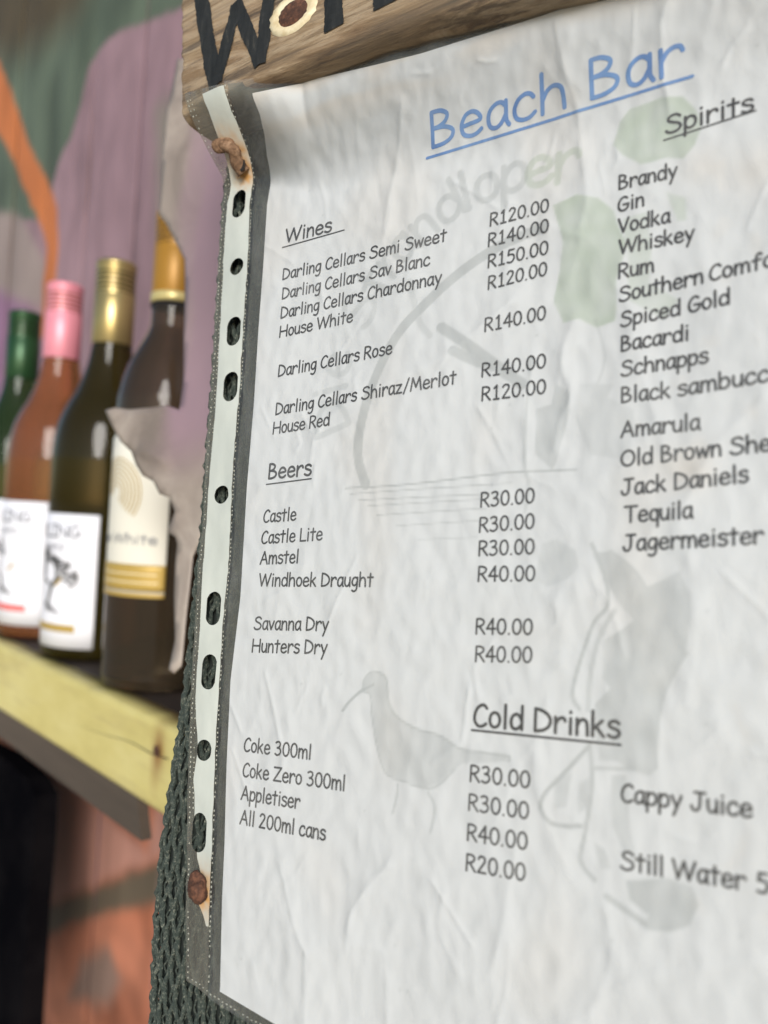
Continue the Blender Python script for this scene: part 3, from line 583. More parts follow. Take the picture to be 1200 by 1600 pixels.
def line_text(txt, u0, t0, u1, t1, cap, mat, pen=46, label=None):
    em = cap / .73; d = Vector((u1 - u0, t1 - t0)); L_ = d.length; d.normalize()
    xs = L_ / (text_width(txt) * em / 1000)
    first = .06 * em * xs
    sh = -.10                                                      # the print stands square to the page edge
    def place(x, y, lift):
        x -= first; return on_page(u0 + d.x * x + y * 0.02, t0 + d.y * x + y, lift)
    V, F = text_mesh(txt, place, em, pen, xs)
    o = obj('text_line', V, F, mat, sheet, smooth=False)
    if label: o['label'] = label
    return o
for txt, u0, t0, u1, t1, cap in DATA['TEXT']:
    big = cap > 4
    line_text(txt, u0, t0, u1, t1, cap, INK if u0 > 60 else INKG, 56 if big else (60 if u0 > 110 else 54), 'black underlined heading ' + txt if big else None)
line_text(*DATA['TITLE'], BLUE, 44, 'large blue heading Beach Bar')
for rl, mt in [(r, INK) for r in DATA['RULES']] + [(DATA['TITLERULE'] + [.9], BLUE)]:
    (a, b), (c_, d_), w = rl; n = 200
    pts = [Vector((a, b)).lerp(Vector((c_, d_)), i / n) for i in range(n + 1)]
    V, F = ribbon(pts, False, w / 2, 0, .11, on_page); obj('underline', V, F, mt, sheet, smooth=False)

# ------------------------------------------------------------------ plastic sleeve
sleeve = tag(empty('plastic_sleeve', PM), 'clear punched plastic pocket holding the price list, white hole strip down its left edge', 'plastic sleeve')
v, f, _, _ = grid_sheet(400, 520, weldL, U_SL, top_sleeve, bot_sleeve, Hfilm); obj('front_film', v, f, FILM, sleeve)
v, f, _, _ = grid_sheet(110, 160, lambda t: weldL(t) + .2, U_SL, top_sleeve, bot_sleeve, Hpaper, -.7); obj('back_film', v, f[:, ::-1], BACKFILM, sleeve)
def cut_sheet(outline, holes, step, hfun, attrs=None, jit=.25):
    """flat outline with holes, filled with small triangles"""
    vs = []; es = []
    def loop(pts):
        n0 = len(vs); vs.extend(pts); es.extend((n0 + i, n0 + (i + 1) % len(pts)) for i in range(len(pts)))
    def dens(p):
        o = []
        for i in range(len(p)):
            a, b = Vector(p[i]), Vector(p[(i + 1) % len(p)]); n = max(1, int((b - a).length / step))
            o += [a.lerp(b, k / n) for k in range(n)]
        return o
    loop([Vector((q.x, q.y)) for q in dens(outline)])
    for h in holes: loop([Vector(p) for p in h])
    ox = np.array([[p[0], p[1]] for p in outline])
    gx, gy = np.meshgrid(np.arange(ox[:, 0].min(), ox[:, 0].max(), step), np.arange(ox[:, 1].min(), ox[:, 1].max(), step))
    gx = gx.ravel(); gy = gy.ravel(); k = poly_sd(gx, gy, outline) > step * .6
    for h in holes: k &= poly_sd(gx, gy, h) < -step * .4
    vs += [Vector((a, b)) for a, b in zip(gx[k], gy[k])]
    r = delaunay_2d_cdt(vs, es, [], 0, 1e-5)
    V = np.array([[p.x, p.y] for p in r[0]]); F = [tuple(q) for q in r[2]]
    C = np.array([V[list(q)].mean(0) for q in F]); keep = poly_sd(C[:, 0], C[:, 1], outline) > 0
    for h in holes: keep &= poly_sd(C[:, 0], C[:, 1], h) < 0
    F = [q for q, k_ in zip(F, keep) if k_]
    H = hfun(V[:, 0], V[:, 1])
    return V, np.c_[V, H] / 1000, F
def oval(u, t, ln, w=6.2, n=22):
    o = []
    for k in range(n):
        a = 2 * math.pi * k / n; s = (ln - w) / 2 * (1 if math.sin(a) > 0 else -1)
        o.append((u + math.cos(a) * w / 2 * (1 + RNG.normal(0, .02)), t + math.sin(a) * w / 2 + s))
    return o
holes = [oval(*h) for h in DATA['HOLES']]
tsl = np.linspace(-297.1, -8.5, 90); wt = np.linspace(-298.5, -11.5, 90)
out_clear = [(float(sleeveL(t)) + RNG.normal(0, .10), float(t)) for t in tsl[::-1]] + [(8, -297.6), (float(weldL(-298)), -299)] + [(float(weldL(t)) - .05, float(t)) for t in wt[1:]]
_, V3, F = cut_sheet(out_clear, holes, 2.2, lambda a, b: sample(Hfilm, a, b) - .1 + .25 * perlin(a / 5, b / 9, 51)); obj('margin_film', V3, F, MARGIN, sleeve)
wt2 = np.linspace(-280.5, -12, 120)
out_strip = [(float(stripL(t)) + RNG.normal(0, .07), float(t)) for t in wt2[::-1]] + [(float(weldL(t)) - .25 + RNG.normal(0, .12), float(t)) for t in wt2]
V2, V3, F = cut_sheet(out_strip, holes[:8] + [[(u - .1, t) for u, t in holes[8]]], 1.2, lambda a, b: sample(Hfilm, a, b) + .12 + .25 * perlin(a / 5, b / 9, 51))
N1, N2 = DATA['NAILS']
ru = np.zeros(len(V2))
for (a, b), r, k in ((N1[0], 5, .6), (N1[1], 5, .8), (N1[2], 4.6, 1.1), (N2[0], 4.5, .8), (N2[1], 6, 1.0), (N2[2], 5, 1.1), (DATA['HOLES'][0][:2], 5, .10)):
    ru = np.maximum(ru, k * np.exp(-((V2[:, 0] - a) ** 2 + (V2[:, 1] - b) ** 2) / r ** 2) * (1.0 + 1.2 * perlin(V2[:, 0] / 2, V2[:, 1] / 2, 52)))
obj('white_punched_strip', V3, F, STRIP, sleeve, attrs=dict(rust=np.clip(ru, 0, 1)))
def seam(path, pitch, ln, w, lift=.25, skip=.06):
    mb = MB(); P = [Vector(p) for p in path]; tot = 0; nxt = 0
    for a, b in zip(P[:-1], P[1:]):
        L_ = (b - a).length; d = (b - a).normalized()
        while nxt < tot + L_:
            p = a + d * (nxt - tot); nxt += pitch
            if RNG.rand() < skip: continue
            n = Vector((-d.y, d.x)); h = float(sample(Hfilm, p.x, p.y)); l2 = ln * RNG.uniform(.6, 1.1) / 2; w2 = w * RNG.uniform(.7, 1.2) / 2
            q = p + n * RNG.normal(0, .07)
            ring = [q + d * l2, q + n * w2 + d * l2 * .4, q + n * w2 - d * l2 * .4, q - d * l2, q - n * w2 - d * l2 * .4, q - n * w2 + d * l2 * .4]
            vv = [(r.x / 1000, r.y / 1000, (h - .15) / 1000) for r in ring] + [(q.x / 1000, q.y / 1000, (h + lift) / 1000)]
            mb.add(vv, [(i, (i + 1) % 6, 6)[::-1] for i in range(6)])
        tot += L_
    o = mb.build('pressed_seam', SEAM, sleeve, smooth=False); o['kind'] = 'stuff'
tr_ = np.linspace(-12, -297, 60)
seam([(float(weldL(t)) + .15, t) for t in tr_], 1.35, .9, .34, skip=.22)
seam([(float(sleeveL(t)) + 1.0, t) for t in tr_], 1.5, .8, .30, skip=.3)
seam([(float(sleeveL(t)) + 2.5, t) for t in tr_[:50]], 1.5, .75, .28, skip=.25)
seam([(u, float(bot_sleeve(u)) + 1.4) for u in np.linspace(5, 222, 60)], 1.6, .9, .32, skip=.3)

# ------------------------------------------------------------------ nails through the strip
def nail(name, label, path, rad, head, mat, gap=None):
    e = tag(empty(name, PM @ Matrix.Translation(Vector(path[0]) / 1000)), label, 'nail')
    o0 = Vector(path[0])
    pts = [(Vector(p) - o0) for p in path]; sp = [q / 1000 for q in spline(pts, 5)]
    rr = [np.interp(i, [0, len(sp) - 1], rad) / 1000 * (1 + .05 * math.sin(i * 1.3)) for i in range(len(sp))]
    mb = MB(); mb.tube(sp, rr, 12); mb.build('shank', mat, e)
    mb = MB(); v = []; (hx, hy, hz, tilt) = head; n = 18
    T = Matrix.Rotation(tilt[0], 3, 'X') @ Matrix.Rotation(tilt[1], 3, 'Y')
    for ring, (k, z) in enumerate(((.02, 1.0), (.55, 1.0), (.92, .75), (1, .2), (.95, -.5), (.3, -.8))):
        for i in range(n):
            a = 2 * math.pi * i / n; q = 1 + .09 * math.sin(3 * a + 1) + RNG.normal(0, .03)
            v.append(tuple((T @ Vector((math.cos(a) * hx * k * q, math.sin(a) * hy * k * q, hz * z + RNG.normal(0, .06)))) / 1000))
    f = [(r * n + i, r * n + (i + 1) % n, (r + 1) * n + (i + 1) % n, (r + 1) * n + i) for r in range(5) for i in range(n)]
    mb.add(v, [q[::-1] for q in f] + [tuple(range(n))]); mb.build('head', mat, e)
    return e
def hN(p, dz): return (p[0], p[1], float(sample(Hfilm, p[0], p[1])) + dz)
e = nail('rusty_nail', 'tan rusted bent nail holding the upper end of the white strip', [hN(N1[0], 2.2), hN(((N1[0][0] + N1[1][0]) / 2, (N1[0][1] + N1[1][1]) / 2), 2.6), hN(N1[1], 2.2), hN(((N1[1][0] + N1[2][0]) / 2 - .8, (N1[1][1] + N1[2][1]) / 2), 1.8), hN(N1[2], .4)], (1.7, 2.7), (4.3, 2.5, 1.1, (.5, .45)), RUSTT)
V = oval(0, 0, 4.2, 2.4, 14)
pz = hN(N1[2], 1.6); obj('nail_hole', [((pz[0] + a + 1.6) / 1000 - e.matrix_world.inverted().translation.x * 0 - N1[0][0] / 1000, (pz[1] + b + .6) / 1000 - N1[0][1] / 1000, (pz[2] + 1.55 - hN(N1[0], 2.2)[2]) / 1000) for a, b in V], [tuple(range(14))], BLACKHOLE, e)
nail('rusty_nail', 'dark brown rusted nail head pinning the torn lower end of the strip', [hN(N2[0], 1.8), hN(N2[1], 1.5), hN(N2[2], .2)], (3.0, 2.0), (3.0, 4.0, 1.0, (-.15, .25)), RUSTD)

# ------------------------------------------------------------------ shade cloth and the board it is wrapped on
netL = edge_fn([(-9, 20)] + DATA['NETL'] + [(-12, -450)])
cloth = tag(empty('shade_cloth', PM), 'dark green knitted shade cloth wrapped over the board behind the price list', 'shade cloth')
H0 = -3.6; RE = 6.0
def cloth_pos(s, t, off=0):
    """s = mm measured round from the left edge"""
    uL = float(netL(t)); q = RE * math.pi / 2; bulge = 1.2 * math.sin(t / 41.0)
    if s > q: return Vector((uL + RE + (s - q), t, H0 + off))
    if s > 0: a = (1 - s / q) * math.pi / 2; r = max(RE + off, 1); return Vector((uL + RE - r * math.sin(a), t, H0 - RE + r * math.cos(a)))
    return Vector((uL - off, t, H0 - RE + s))
mb = MB(); mb2 = MB(); SP = 2.6; PER = 15.0
for j in range(-8, 92):
    s0 = j * SP; full = s0 < 52
    if j > 20: tt_ = np.arange(-440, -284, 1.7 if j < 30 else 3.4)
    else: tt_ = np.arange(-440 if True else 0, 16, 1.45)
    ph = 0 if j % 2 else math.pi; wob = RNG.uniform(-.25, .25, 2); pj = RNG.uniform(-.5, .5)
    pts = []; rd = []
    for t in tt_:
        k = 2 * math.pi * t / PER + ph + .5 * math.sin(t / 29.0 + pj) 
        s = s0 + .9 * math.sin(k) * (1 + .18 * math.sin(t / 13 + j)) + .5 * math.sin(t / 37 + j * .9) + wob[0]
        pts.append(cloth_pos(s, float(t), .35 * math.cos(k * 2) + .25 * math.sin(t * 1.7 + j)) / 1000)
        rd.append((.70 + .18 * abs(math.sin(k)) + .13 * math.sin(t * 2.9 + j * 1.3)) / 1000)
    mb.tube(pts, rd, 6)
    if j % 1 == 0:
        pts = []; 
        for t in tt_[::2]:
            k = 2 * math.pi * t / PER + ph + math.pi / 2
            pts.append(cloth_pos(s0 + SP / 2 + 1.3 * math.sin(k * 2), float(t), -1.1) / 1000)
        mb2.tube(pts, .00038, 5)
o = mb.build('knitted_strands', NET, cloth); o['kind'] = 'stuff'
o = mb2.build('cross_threads', NET, cloth); o['kind'] = 'stuff'
ts = np.arange(-440, 17, 6.0); ss = list(np.arange(-20, 12, 1.5)) + list(np.arange(12, 236, 8.0)); v = [cloth_pos(s, float(t), -2.2) / 1000 for t in ts for s in ss]; n = len(ss)
obj('under_layer', v, [(j * n + i, j * n + i + 1, (j + 1) * n + i + 1, (j + 1) * n + i) for j in range(len(ts) - 1) for i in range(n - 1)], NETB, cloth)
mb = MB(); mb.box((-.0045, -.70, -.034), (.228, .05, -.0075)); tag(mb.build('backing_board', BOARD, mw=PM, smooth=False), 'dark upright wooden board behind the green shade cloth', 'board')

# ------------------------------------------------------------------ weathered plank with brushed letters
def plank_front(u, t): return 17.0 + .45 * perlin(np.asarray(u) / 26, np.asarray(t) / 7, 61) + .22 * perlin(np.asarray(u) / 9, np.asarray(t) / 2.2, 62)
plank = tag(empty('weathered_plank', PM @ Matrix.Translation((-.018, -.015, 0))), 'grey brown driftwood plank with hand painted black capital letters above the price list', 'plank')
NU, prof = 240, []
TB, TT = -15.0, 62.0
for k in range(9): a = math.pi / 2 * k / 8; prof.append((TB + 3.0 * (1 - math.sin(a)) , 13.8 + 3.2 * (1 - math.cos(a)) if False else 0))
prof = [(TB + 3.5, -3.2), (TB + 1.0, -2.5), (TB + .3, 2), (TB, 8), (TB, 13), (TB + .5, 15.2), (TB + 1.6, 16.5)]
prof += [(t, 17.0) for t in np.arange(TB + 3, TT - 3, .9)] + [(TT - 1.5, 16.4), (TT - .3, 15), (TT, 12), (TT, 2), (TT - 2, -3.2)]
v = []
us = np.concatenate([np.linspace(0, 1, 5) * 1.2, np.linspace(2.2, 340, NU - 5)])
for i, du in enumerate(us):
    sc = [.86, .94, .975, .99, 1][i] if i < 5 else 1
    for (t, h) in prof:
        ul = np.interp(t, [-15, 33], [-17.5, -23.5]) if t < 40 else -24.4
        w = float(perlin(np.array([t / 3.0]), np.array([h / 5.0]), 63)[0]) * 1.2
        u = ul + du + w * max(0, 1 - du / 6) 
        tt0 = (t - (TB + TT) / 2) * (1 - (1 - sc) * .3) + (TB + TT) / 2; hh = (h - 7) * (1 - (1 - sc) * .9) + 7
        lean = -.068 * max(0, du - 5)
        if abs(h - 17.0) < .01: hh += float(plank_front(u, t)) - 17.0
        else: tt0 += .9 * float(perlin(np.array([u / 17]), np.array([h / 9.0]), 64)[0])
        v.append(((u + 18) / 1000, (tt0 + (np.interp(u, [-18, 20, 68, 108, 330], [0, 1.3, -.4, -5.2, -36]) * np.interp(t, [-10, 40], [1, .8])) + 15) / 1000, hh / 1000))
n = len(prof)
f = [(i * n + k, (i + 1) * n + k, (i + 1) * n + (k + 1) % n, i * n + (k + 1) % n) for i in range(len(us) - 1) for k in range(n)]
f += [tuple(range(n)), tuple((len(us) - 1) * n + k for k in range(n))[::-1]]
obj('plank_wood', v, f, PLANK, plank)
def on_plank(u, t, lift): return ((u + 18) / 1000, (t + 15) / 1000, (float(plank_front(u, t)) + .35 + lift) / 1000)
BR = DATA['BRUSH']
def brush(strokes, label):
    V = []; F = []
    for k, (pts, w) in enumerate(strokes):
        P = [Vector(p) for p in spline(pts, 9)]
        o = []
        for a, b in zip(P[:-1], P[1:]): o += [a.lerp(b, q / 3) for q in range(3)]
        P = o + [P[-1]]
        L = []; n = len(P)
        for i, p in enumerate(P):
            d = (P[min(i + 1, n - 1)] - P[max(i - 1, 0)]).normalized(); nn = Vector((-d.y, d.x)); ww = w / 2 * (1 + .05 * math.sin(i * .23 + k) + RNG.normal(0, .035))
            L.append([p + nn * ww * q for q in (-1, -.5, 0, .5, 1)])
        n0 = len(V)
        for r in L: V += [on_plank(q.x, q.y, .05 + k * .03) for q in r]
        F += [(n0 + i * 5 + j, n0 + i * 5 + j + 1, n0 + (i + 1) * 5 + j + 1, n0 + (i + 1) * 5 + j)[::-1] for i in range(len(L) - 1) for j in range(4)]
    o = obj('painted_letter', V, F, BRUSH, plank); o['label'] = label
brush(BR[:4], 'black brush painted letter W'); brush(BR[4:5], 'black painted upright stroke'); brush(BR[5:], 'foot of a third black painted letter')
(kx, ky), (k1, _), (_, k2) = DATA['KNOT']; ra, rb = 6.4, 5.3
def disc(rr, z, n=32, dx=0, dy=0): return [on_plank(kx + dx + math.cos(2 * math.pi * i / n) * 9.2 * rr * (1 + .05 * math.sin(3 * i)), ky + dy + math.sin(2 * math.pi * i / n) * 7.0 * rr, z) for i in range(n)]
n = 32; V = disc(1.08, -.2) + disc(1.0, .45) + disc(.8, .6) + disc(.62, .2); obj('knot_rim', V, [(r * n + i, r * n + (i + 1) % n, (r + 1) * n + (i + 1) % n, (r + 1) * n + i) for r in range(3) for i in range(n)], RIM, plank)
V = disc(.66, .2, n, .4, -.4) + disc(.5, .9, n, .4, -.4) + disc(.12, 1.1, n, .4, -.4); obj('knot_core', V, [(r * n + i, r * n + (i + 1) % n, (r + 1) * n + (i + 1) % n, (r + 1) * n + i) for r in range(2) for i in range(n)] + [tuple(2 * n + i for i in range(n))], RUSTD, plank)

# ------------------------------------------------------------------ torn sheet hanging behind
tp = DATA['TORN'][:-3] + [(10.0, -105.0), (12.0, -20.0), (12.0, 60.0), (-40.0, 92.0)]
def torn_h(a, b): return -75 + 3.0 * perlin(a / 40, b / 60, 71) + .5 * perlin(a / 12, b / 22, 72) + 41.5 * sstep(-80, 5, a) + 2.2 * np.exp(-(seg_dist(a, b, DATA['TORNFOLD'], 20) / 3.0) ** 2)
V2, V3, F = cut_sheet([(a + RNG.normal(0, .35), b + RNG.normal(0, .35)) for a, b in tp], [], 3.2, torn_h)
obj_t = obj('torn_plastic_sheet', V3, F, TORN, mw=PM, attrs=dict(lilac=.95 * sstep(-128, -92, V2[:, 1]) * sstep(-122, -100, V2[:, 0] + 10 * perlin(V2[:, 0] / 12, V2[:, 1] / 50, 73))))
tag(obj_t, 'dirty mauve grey torn plastic sheet hanging in front of the rightmost bottle', 'torn sheet')
sm = obj_t.modifiers.new('thickness', 'SOLIDIFY'); sm.thickness = .0006

# ------------------------------------------------------------------ painted board wall
PAL = dict(base=(.30, .195, .22), green=(.105, .135, .095), dark=(.085, .066, .036), orange=(.52, .17, .055), greypink=(.30, .24, .22), lilac=(.27, .15, .24), olive=(.24, .22, .18), coral=(.41, .15, .085), greystripe=(.13, .105, .075), pinktop=(.46, .24, .19), smoke=(.25, .17, .14))
wall = empty('painted_board_wall', Matrix.Translation((0, Y_WALL, 0))); wall['kind'] = 'structure'
BW = .130
for k in range(-13, 17):
    x0 = -.9147 + k * BW; x1 = x0 + BW - .0001
    near = -1.5 < x0 < -.15
    xs_ = np.linspace(x0, x1, 26 if near else 7)
    zs_ = np.concatenate([np.arange(0, .85, .05), np.arange(.85, 2.25, .005 if near else .03), np.arange(2.25, 2.75, .05)])
    X, Z = np.meshgrid(xs_, zs_); a = (X - x0) / (x1 - x0)
    edge = np.minimum(a, 1 - a)
    Y = -.0007 * sstep(0, .03, edge) - .0012 * np.sin(np.pi * a) + .0025 * perlin(X * 3, Z * 4, 81) + (.0008 if k % 3 == 1 else 0)
    c = np.zeros(X.shape + (3,)) + PAL['base']
    wx = X + .004 * perlin(X * 40, Z * 40, 82); wz = Z + .004 * perlin(X * 40, Z * 40, 83)
    c = c * (1 + .35 * perlin(X * 9, Z * 2.5, 84) + .15 * perlin(X * 40, Z * 25, 89))[..., None]
    for nm, soft in (('green', .006), ('dark', .09), ('olive', .05), ('greypink', .02), ('lilac', .03), ('coral', .012), ('pinktop', .02), ('smoke', .025), ('greystripe', .016), ('orange', .006)):
        w = sstep(-soft / 2, soft / 2, poly_sd(wx, wz, DATA['MURAL'][nm]))[..., None]
        if nm == 'green': pc = np.array(PAL[nm]) * (1 + .6 * perlin(X * 14, Z * 9, 85))[..., None]
        elif nm == 'coral': pc = np.array(PAL[nm]) * (1 + .9 * perlin(X * 9, Z * 13, 86) + .4 * perlin(X * 30, Z * 34, 90))[..., None] * np.array([1, 1, 1]) + np.array([.03, .05, .05]) * np.maximum(perlin(X * 7, Z * 9, 87), 0)[..., None]
        else: pc = np.array(PAL[nm]) * (1 + .25 * perlin(X * 16, Z * 9, 88))[..., None]
        c = c * (1 - w) + pc * w
    v = np.stack([X, Y, Z], -1).reshape(-1, 3); idx = np.arange(X.size).reshape(X.shape)
    f = np.stack([idx[:-1, :-1], idx[:-1, 1:], idx[1:, 1:], idx[1:, :-1]], -1).reshape(-1, 4).tolist()
    nb = len(v); back = [(x0, .018, 0), (x1, .018, 0), (x1, .018, float(zs_[-1])), (x0, .018, float(zs_[-1]))]
    v = v.tolist() + back; cc = np.r_[c.reshape(-1, 3), np.zeros((4, 3)) + .1]
    f += [(nb + 1, nb, nb + 3, nb + 2), [nb] + idx[::-1, 0].tolist()[::-1][::-1][0:0] + [nb + 3, int(idx[-1, 0]), int(idx[0, 0])], [nb + 1, int(idx[0, -1]), int(idx[-1, -1]), nb + 2], [nb + 3, nb + 2, int(idx[-1, -1]), int(idx[-1, 0])]]
    obj('board', v, f, MURAL, wall, attrs=dict(paint=np.clip(cc, 0, 1)))
# unseen sand floor far below, added to bounce warm light upward
n = 40; mb = MB(); mb.add([(-250, -250, 0), (250, -250, 0), (250, 250, 0), (-250, 250, 0)], [(0, 1, 2, 3)]); mb.build('ground', SAND)['kind'] = 'structure'

# ------------------------------------------------------------------ shelf
shelf = tag(empty('bottle_shelf', Matrix.Translation((-.6, Y_EDGE, Z_SHELF))), 'narrow wall shelf carrying the wine bottles, dark top and yellow painted front board', 'shelf')
X0, X1 = -.9, 1.0
mb = MB(); mb.box((X0, .0165, -.020), (X1, Y_WALL - Y_EDGE + .001 - .008, 0)); mb.build('shelf_top', SHELF, shelf, smooth=False)
xs_ = np.linspace(X0, X1, 420); rows = [(0.016, -.0495), (0, -.0495), (-.001, -.047)] + [(-.001, z) for z in np.linspace(-.044, -.004, 14)] + [(-.0003, -.0008), (.002, .0006), (.016, .0006)]
v = []; ru = []
nx, nz = .268, -.038                    # rusty nail mark on the board
for x in xs_:
    for i, (y, z) in enumerate(rows):
        ch = .0016 * max(0, float(perlin(np.array([x * 70]), np.array([.5]), 91)[0])) if z > -.003 else 0
        v.append((x, y + .0008 * math.sin(x * 9), z - ch)); ru.append(0)
V_ = np.array(v); L_ = seg_dist(V_[:, 0], V_[:, 2], [(.212 - .6 + .6 - .07, -.021), (.205, -.024), (.235, -.026)], .05) if False else None
n = len(rows); f = [(i * n + k, (i + 1) * n + k, (i + 1) * n + (k + 1) % n, i * n + (k + 1) % n)[::-1] for i in range(len(xs_) - 1) for k in range(n)]
f += [tuple(range(n))[::-1], tuple((len(xs_) - 1) * n + k for k in range(n))]
NXW, NZW = DATA['BOARDNAIL'][0]; nx = NXW + .6; nz = NZW - Z_SHELF
ru = .9 * np.exp(-(((V_[:, 0] - nx) / .0060) ** 2 + ((V_[:, 2] - nz) / .0125) ** 2)) + .35 * np.exp(-(((V_[:, 0] - nx + .004) / .004) ** 2 + ((V_[:, 2] - nz + .014) / .012) ** 2))
obj('front_board', v, f, YELLOW, shelf, attrs=dict(rust=np.clip(ru, 0, 1)))
mb = MB()
cr = [(p[0] + .6, -.0016, p[1] - Z_SHELF) for p in DATA['BOARDCRACK']]
ck = spline(cr, 4); mb.tube(ck, [.00034 * i / len(ck) + .00002 for i in range(len(ck))], 5); mb.build('crack', BLACKHOLE, shelf)
v, f = lathe([(.0001, 0), (.0026, .0004), (.0032, .0012), (.0024, .0018), (.0001, .002)], 16)
obj('nail_head', [(nx + a, -.0012 - c_ * .6, nz + b) for a, b, c_ in v], f, RUSTD, shelf)
mb = MB(); rz = -.0745; xe = DATA['RAILEND']
mb.add([(X0, .003, -.0505), (xe[0][0] + .6, .003, -.0505), (xe[1][0] + .6, .003, rz), (X0, .003, rz), (X0, .0095, -.0505), (xe[0][0] + .6, .0095, -.0505), (xe[1][0] + .6, .0095, rz), (X0, .0095, rz)], [(0, 3, 2, 1), (4, 5, 6, 7), (0, 1, 5, 4), (1, 2, 6, 5), (2, 3, 7, 6), (3, 0, 4, 7)])
mb.build('support_rail', RAIL, shelf, smooth=False)
# near-black sheet standing in for the dark gap below the shelf, left
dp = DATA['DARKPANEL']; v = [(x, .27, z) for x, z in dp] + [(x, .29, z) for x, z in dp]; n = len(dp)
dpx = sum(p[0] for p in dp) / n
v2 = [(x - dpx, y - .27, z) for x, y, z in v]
o = obj('black_panel', v2, [tuple(range(n)), tuple(range(n, 2 * n))[::-1]] + [(i, i + n, (i + 1) % n + n, (i + 1) % n) for i in range(n)], GAPBLACK, mw=Matrix.Translation((dpx, .27, 0)), smooth=False)
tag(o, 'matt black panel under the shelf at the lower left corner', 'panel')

# ------------------------------------------------------------------ bottles
def smooth_prof(p, n=5):
    q = spline([(r, z) for r, z in p], n); return [(max(a.x, .0005), a.y) for a in q]
BURG = [(.030, 0), (.0375, .0015), (.0398, .006), (.0400, .02), (.0400, .13), (.0398, .15), (.0372, .170), (.0318, .185), (.0245, .199), (.0190, .215), (.0158, .232), (.0150, .245), (.0150, .290)]
BORD = [(.026, 0), (.0320, .0015), (.0338, .006), (.0340, .02), (.0340, .12), (.0340, .176), (.0326, .190), (.0282, .206), (.0222, .218), (.0170, .228), (.0152, .240), (.0150, .300)]
def cyl_place(R, phi0=0):
    """label coordinates (mm along the girth from the label's middle, mm up) to the glass"""
    def pl(x, y, lift):
        a = phi0 + x / 1000 / R; r = R + lift / 1000
        return (r * math.sin(a), -r * math.cos(a), y / 1000)
    return pl
def band(R, p0, p1, z0, z1, thick=.0004, n=40, top=None):
    v = []; m_ = 7
    for i in range(n + 1):
        a = p0 + (p1 - p0) * i / n; zt = z1 if top is None else top(i / n)
        for k in range(m_): v.append(((R + thick) * math.sin(a), -(R + thick) * math.cos(a), z0 + (zt - z0) * k / (m_ - 1)))
        v.append((R * .999 * math.sin(a), -R * .999 * math.cos(a), zt)); v.append((R * .999 * math.sin(a), -R * .999 * math.cos(a), z0))
    q = m_ + 2
    f = [(i * q + k, (i + 1) * q + k, (i + 1) * q + (k + 1) % q, i * q + (k + 1) % q) for i in range(n) for k in range(q)]
    f += [tuple(range(q)), tuple(n * q + k for k in range(q))[::-1]]
    return v, f
def bottle(i, label, glassm, prof, R, capm, cap_z, seed):
    x, y, h = DATA['BOTTLES'][i]
    e = tag(empty('wine_bottle', Matrix.Translation((x, y, Z_SHELF + .0006))), label, 'bottle', 'wine bottles standing on the shelf')
    v, f = lathe(smooth_prof([(r, z * (h - .008) / .290 if prof is BURG else z * (h - .008) / .300) for r, z in prof])); obj('glass', v, f, glassm, e)
    c0 = h * cap_z; rr = .0158
    pr = [(rr - .0006, c0), (rr, c0 + .001)]
    nr = 6
    zz = c0 + (h - c0) * .62
    pr += [(rr, c0 + (h - c0) * .3), (rr, zz - .002), (rr - .0008, zz - .001), (rr, zz)]
    for k in range(nr):
        a = zz + (h - .0025 - zz) * k / nr; b = zz + (h - .0025 - zz) * (k + .5) / nr
        pr += [(rr - .0014, a + .0004), (rr, b)]
    pr += [(rr - .0003, h - .0015), (rr - .0016, h), (.004, h + .0002)]
    v, f = lathe(pr, 64); obj('screw_cap', v, f, capm, e)
    return e, h, c0
def label_text(par, R, lines, mat, name='lettering'):
    V = []; F = []
    for txt, x0, x1, y, cap, pen in lines:
        em = cap / .73; xs = (x1 - x0) / (text_width(txt) * em / 1000); pl = cyl_place(R)
        v, f = text_mesh(txt, lambda a, b, l, pl=pl, x0=x0, y=y: pl(a + x0, b + y, l), em, pen, xs, .75, .004)
        n = len(V); V += v; F += [tuple(q + n for q in g) for g in f]
    obj(name, V, F, mat, par, smooth=False)
def tree_motif(par, R, cx, y0, sc, seed):
    rs = random.Random(seed); pl = cyl_place(R); V = []; F = []; kk = [0]
    def br(x, y, a, ln, w, d):
        pts = [Vector((x, y))]; 
        for s in range(4):
            a += rs.uniform(-.35, .35); x += math.cos(a) * ln / 4; y += math.sin(a) * ln / 4; pts.append(Vector((x, y)))
        v, f = ribbon(pts, False, w, 0, .76 + (kk[0] % 200) * .001, pl); kk[0] += 1
        n = len(V); V.extend(v); F.extend(tuple(q + n for q in g) for g in f)
        if d > 0:
            for _ in range(3 if d > 1 else 3): br(x, y, a * .8 + 1.57 * .2 + rs.uniform(-1.15, 1.15), ln * rs.uniform(.55, .8), max(w * .66, .22), d - 1)
    br(cx - 2 * sc, y0 - 6, 1.65, 17 * sc, 1.7 * sc, 5)
    for s in range(7):
        yy = y0 - 1 - s * .9 * sc; pts = [Vector((cx - 9 + s * 1.5 + k * 3.2, yy - k * .6 + rs.uniform(-.3, .3))) for k in range(5)]
        v, f = ribbon(pts, False, .22, 0, .95 + s * .003, pl); n = len(V); V.extend(v); F.extend(tuple(q + n for q in g) for g in f)
    obj('tree_drawing', V, F, L_DARK, par, smooth=False)
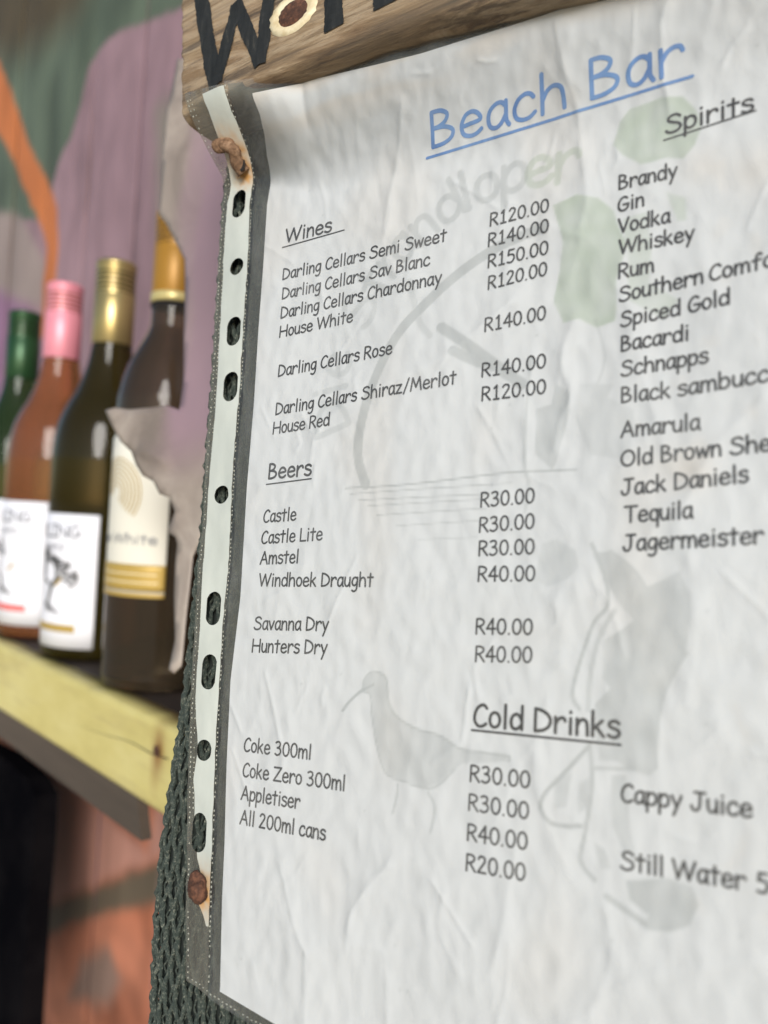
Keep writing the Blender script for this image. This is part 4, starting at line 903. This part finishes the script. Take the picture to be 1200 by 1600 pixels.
def darling(e, R, z0, z1, bar, seed, ph=1.13):
    v, f = band(R, -1.15, ph, z0, z1); lb = obj('label', v, f, LAB, e)
    H = z1 * 1000
    label_text(lb, R, [('DARLING', -33, 31, H - 18, 9.5, 58), ('CELLARS', -22, 19, H - 28, 4.6, 55)], L_GREY)
    tree_motif(lb, R, 6, z0 * 1000 + 34, 1.0, seed)
    v, f = band(R + .0006, -.42, .78, z0 + .012, z0 + .0175, .0002); obj('colour_bar', v, f, bar, lb)
    pl = cyl_place(R); V = []; F = []
    for k in range(3):
        pts = [Vector((12 + k * 2 + q * 1.2, z0 * 1000 + 47 + k * 2.2 + q * .3)) for q in range(3)]
        v, f = ribbon(pts, False, .8, 0, .98, pl); n = len(V); V += v; F += [tuple(q + n for q in g) for g in f]
    obj('leaf_mark', V, F, L_GOLD, lb, smooth=False)
    return lb
e, h, c0 = bottle(0, 'green glass bottle with green screw cap at the left end of the shelf', G_GREEN, BURG, .04, CAP_GREEN, .775, 1); darling(e, .04, .012, .118, L_RED, 3)
e, h, c0 = bottle(1, 'pale rose wine bottle with pink screw cap', G_ROSE, BURG, .04, CAP_PINK, .783, 2); darling(e, .04, .012, .118, L_RED, 5)
e, h, c0 = bottle(2, 'dark olive wine bottle with gold screw cap and white tree label', G_AMBER, BURG, .04, CAP_GOLD, .787, 3); darling(e, .04, .010, .111, L_GOLD, 7)
e, h, c0 = bottle(3, 'brown wine bottle with ochre cap and cream gold label behind the torn sheet', G_BROWN, BORD, .034, CAP_OCHRE, .805, 4)
v, f = lathe([(.0158, c0), (.0163, c0 + .0004), (.0163, c0 + .006), (.0158, c0 + .0064)], 48); obj('cap_band', v, f, CAP_BAND, e)
v, f = lathe([(.0152, c0 - .0035), (.0160, c0 - .003), (.0160, c0 - .0006), (.0152, c0 - .0003)], 48); obj('neck_ring', v, f, BLACKHOLE, e)
R = .0340
v, f = band(R, -1.15, 1.2, .062, .166, n=60, top=lambda a: .150 + .016 * math.sin(math.pi * min(1, max(0, a))) ); lb = obj('label', v, f, LABC, e)
v, f = band(R + .0006, -1.15, 1.2, .062, .0645, .0002); obj('gold_line', v, f, L_GOLD, lb)
v, f = band(R + .0006, -1.15, 1.2, .066, .083, .0002); obj('gold_band', v, f, L_GOLD, lb)
pl = cyl_place(R); V = []; F = []
for k in range(7):
    r = 5 + k * 2.6; pts = [Vector((2 + r * math.cos(a), 128 + r * math.sin(a) * 1.1)) for a in np.linspace(-.9 + .04 * k, math.pi * 1.02, 26)]
    pts = [p for p in pts if p.y < 162 and p.x < 43]
    if len(pts) > 3:
        v, f = ribbon(pts, False, .42, 0, .76 + k * .01, pl); n = len(V); V += v; F += [tuple(q + n for q in g) for g in f]
obj('swirl_print', V, F, L_GOLD, lb, smooth=False)
label_text(lb, R, [('House White', -34, 34, 96, 6.2, 55)], L_GREY)
V = []; F = []
for k, (yy, a, b) in enumerate(((77, -20, 36), (71.5, -16, 34))):
    x = a
    while x < b:
        ln = RNG.uniform(1.4, 3.0); pts = [Vector((x, yy + RNG.uniform(-.2, .2))), Vector((x + ln, yy + RNG.uniform(-.2, .2)))]; x += ln + 1.1
        v, f = ribbon(pts, False, .45, 0, 1.0, pl); n = len(V); V += v; F += [tuple(q + n for q in g) for g in f]
obj('band_marks', V, F, L_CREAM, lb, smooth=False)
bpy.context.view_layer.update()
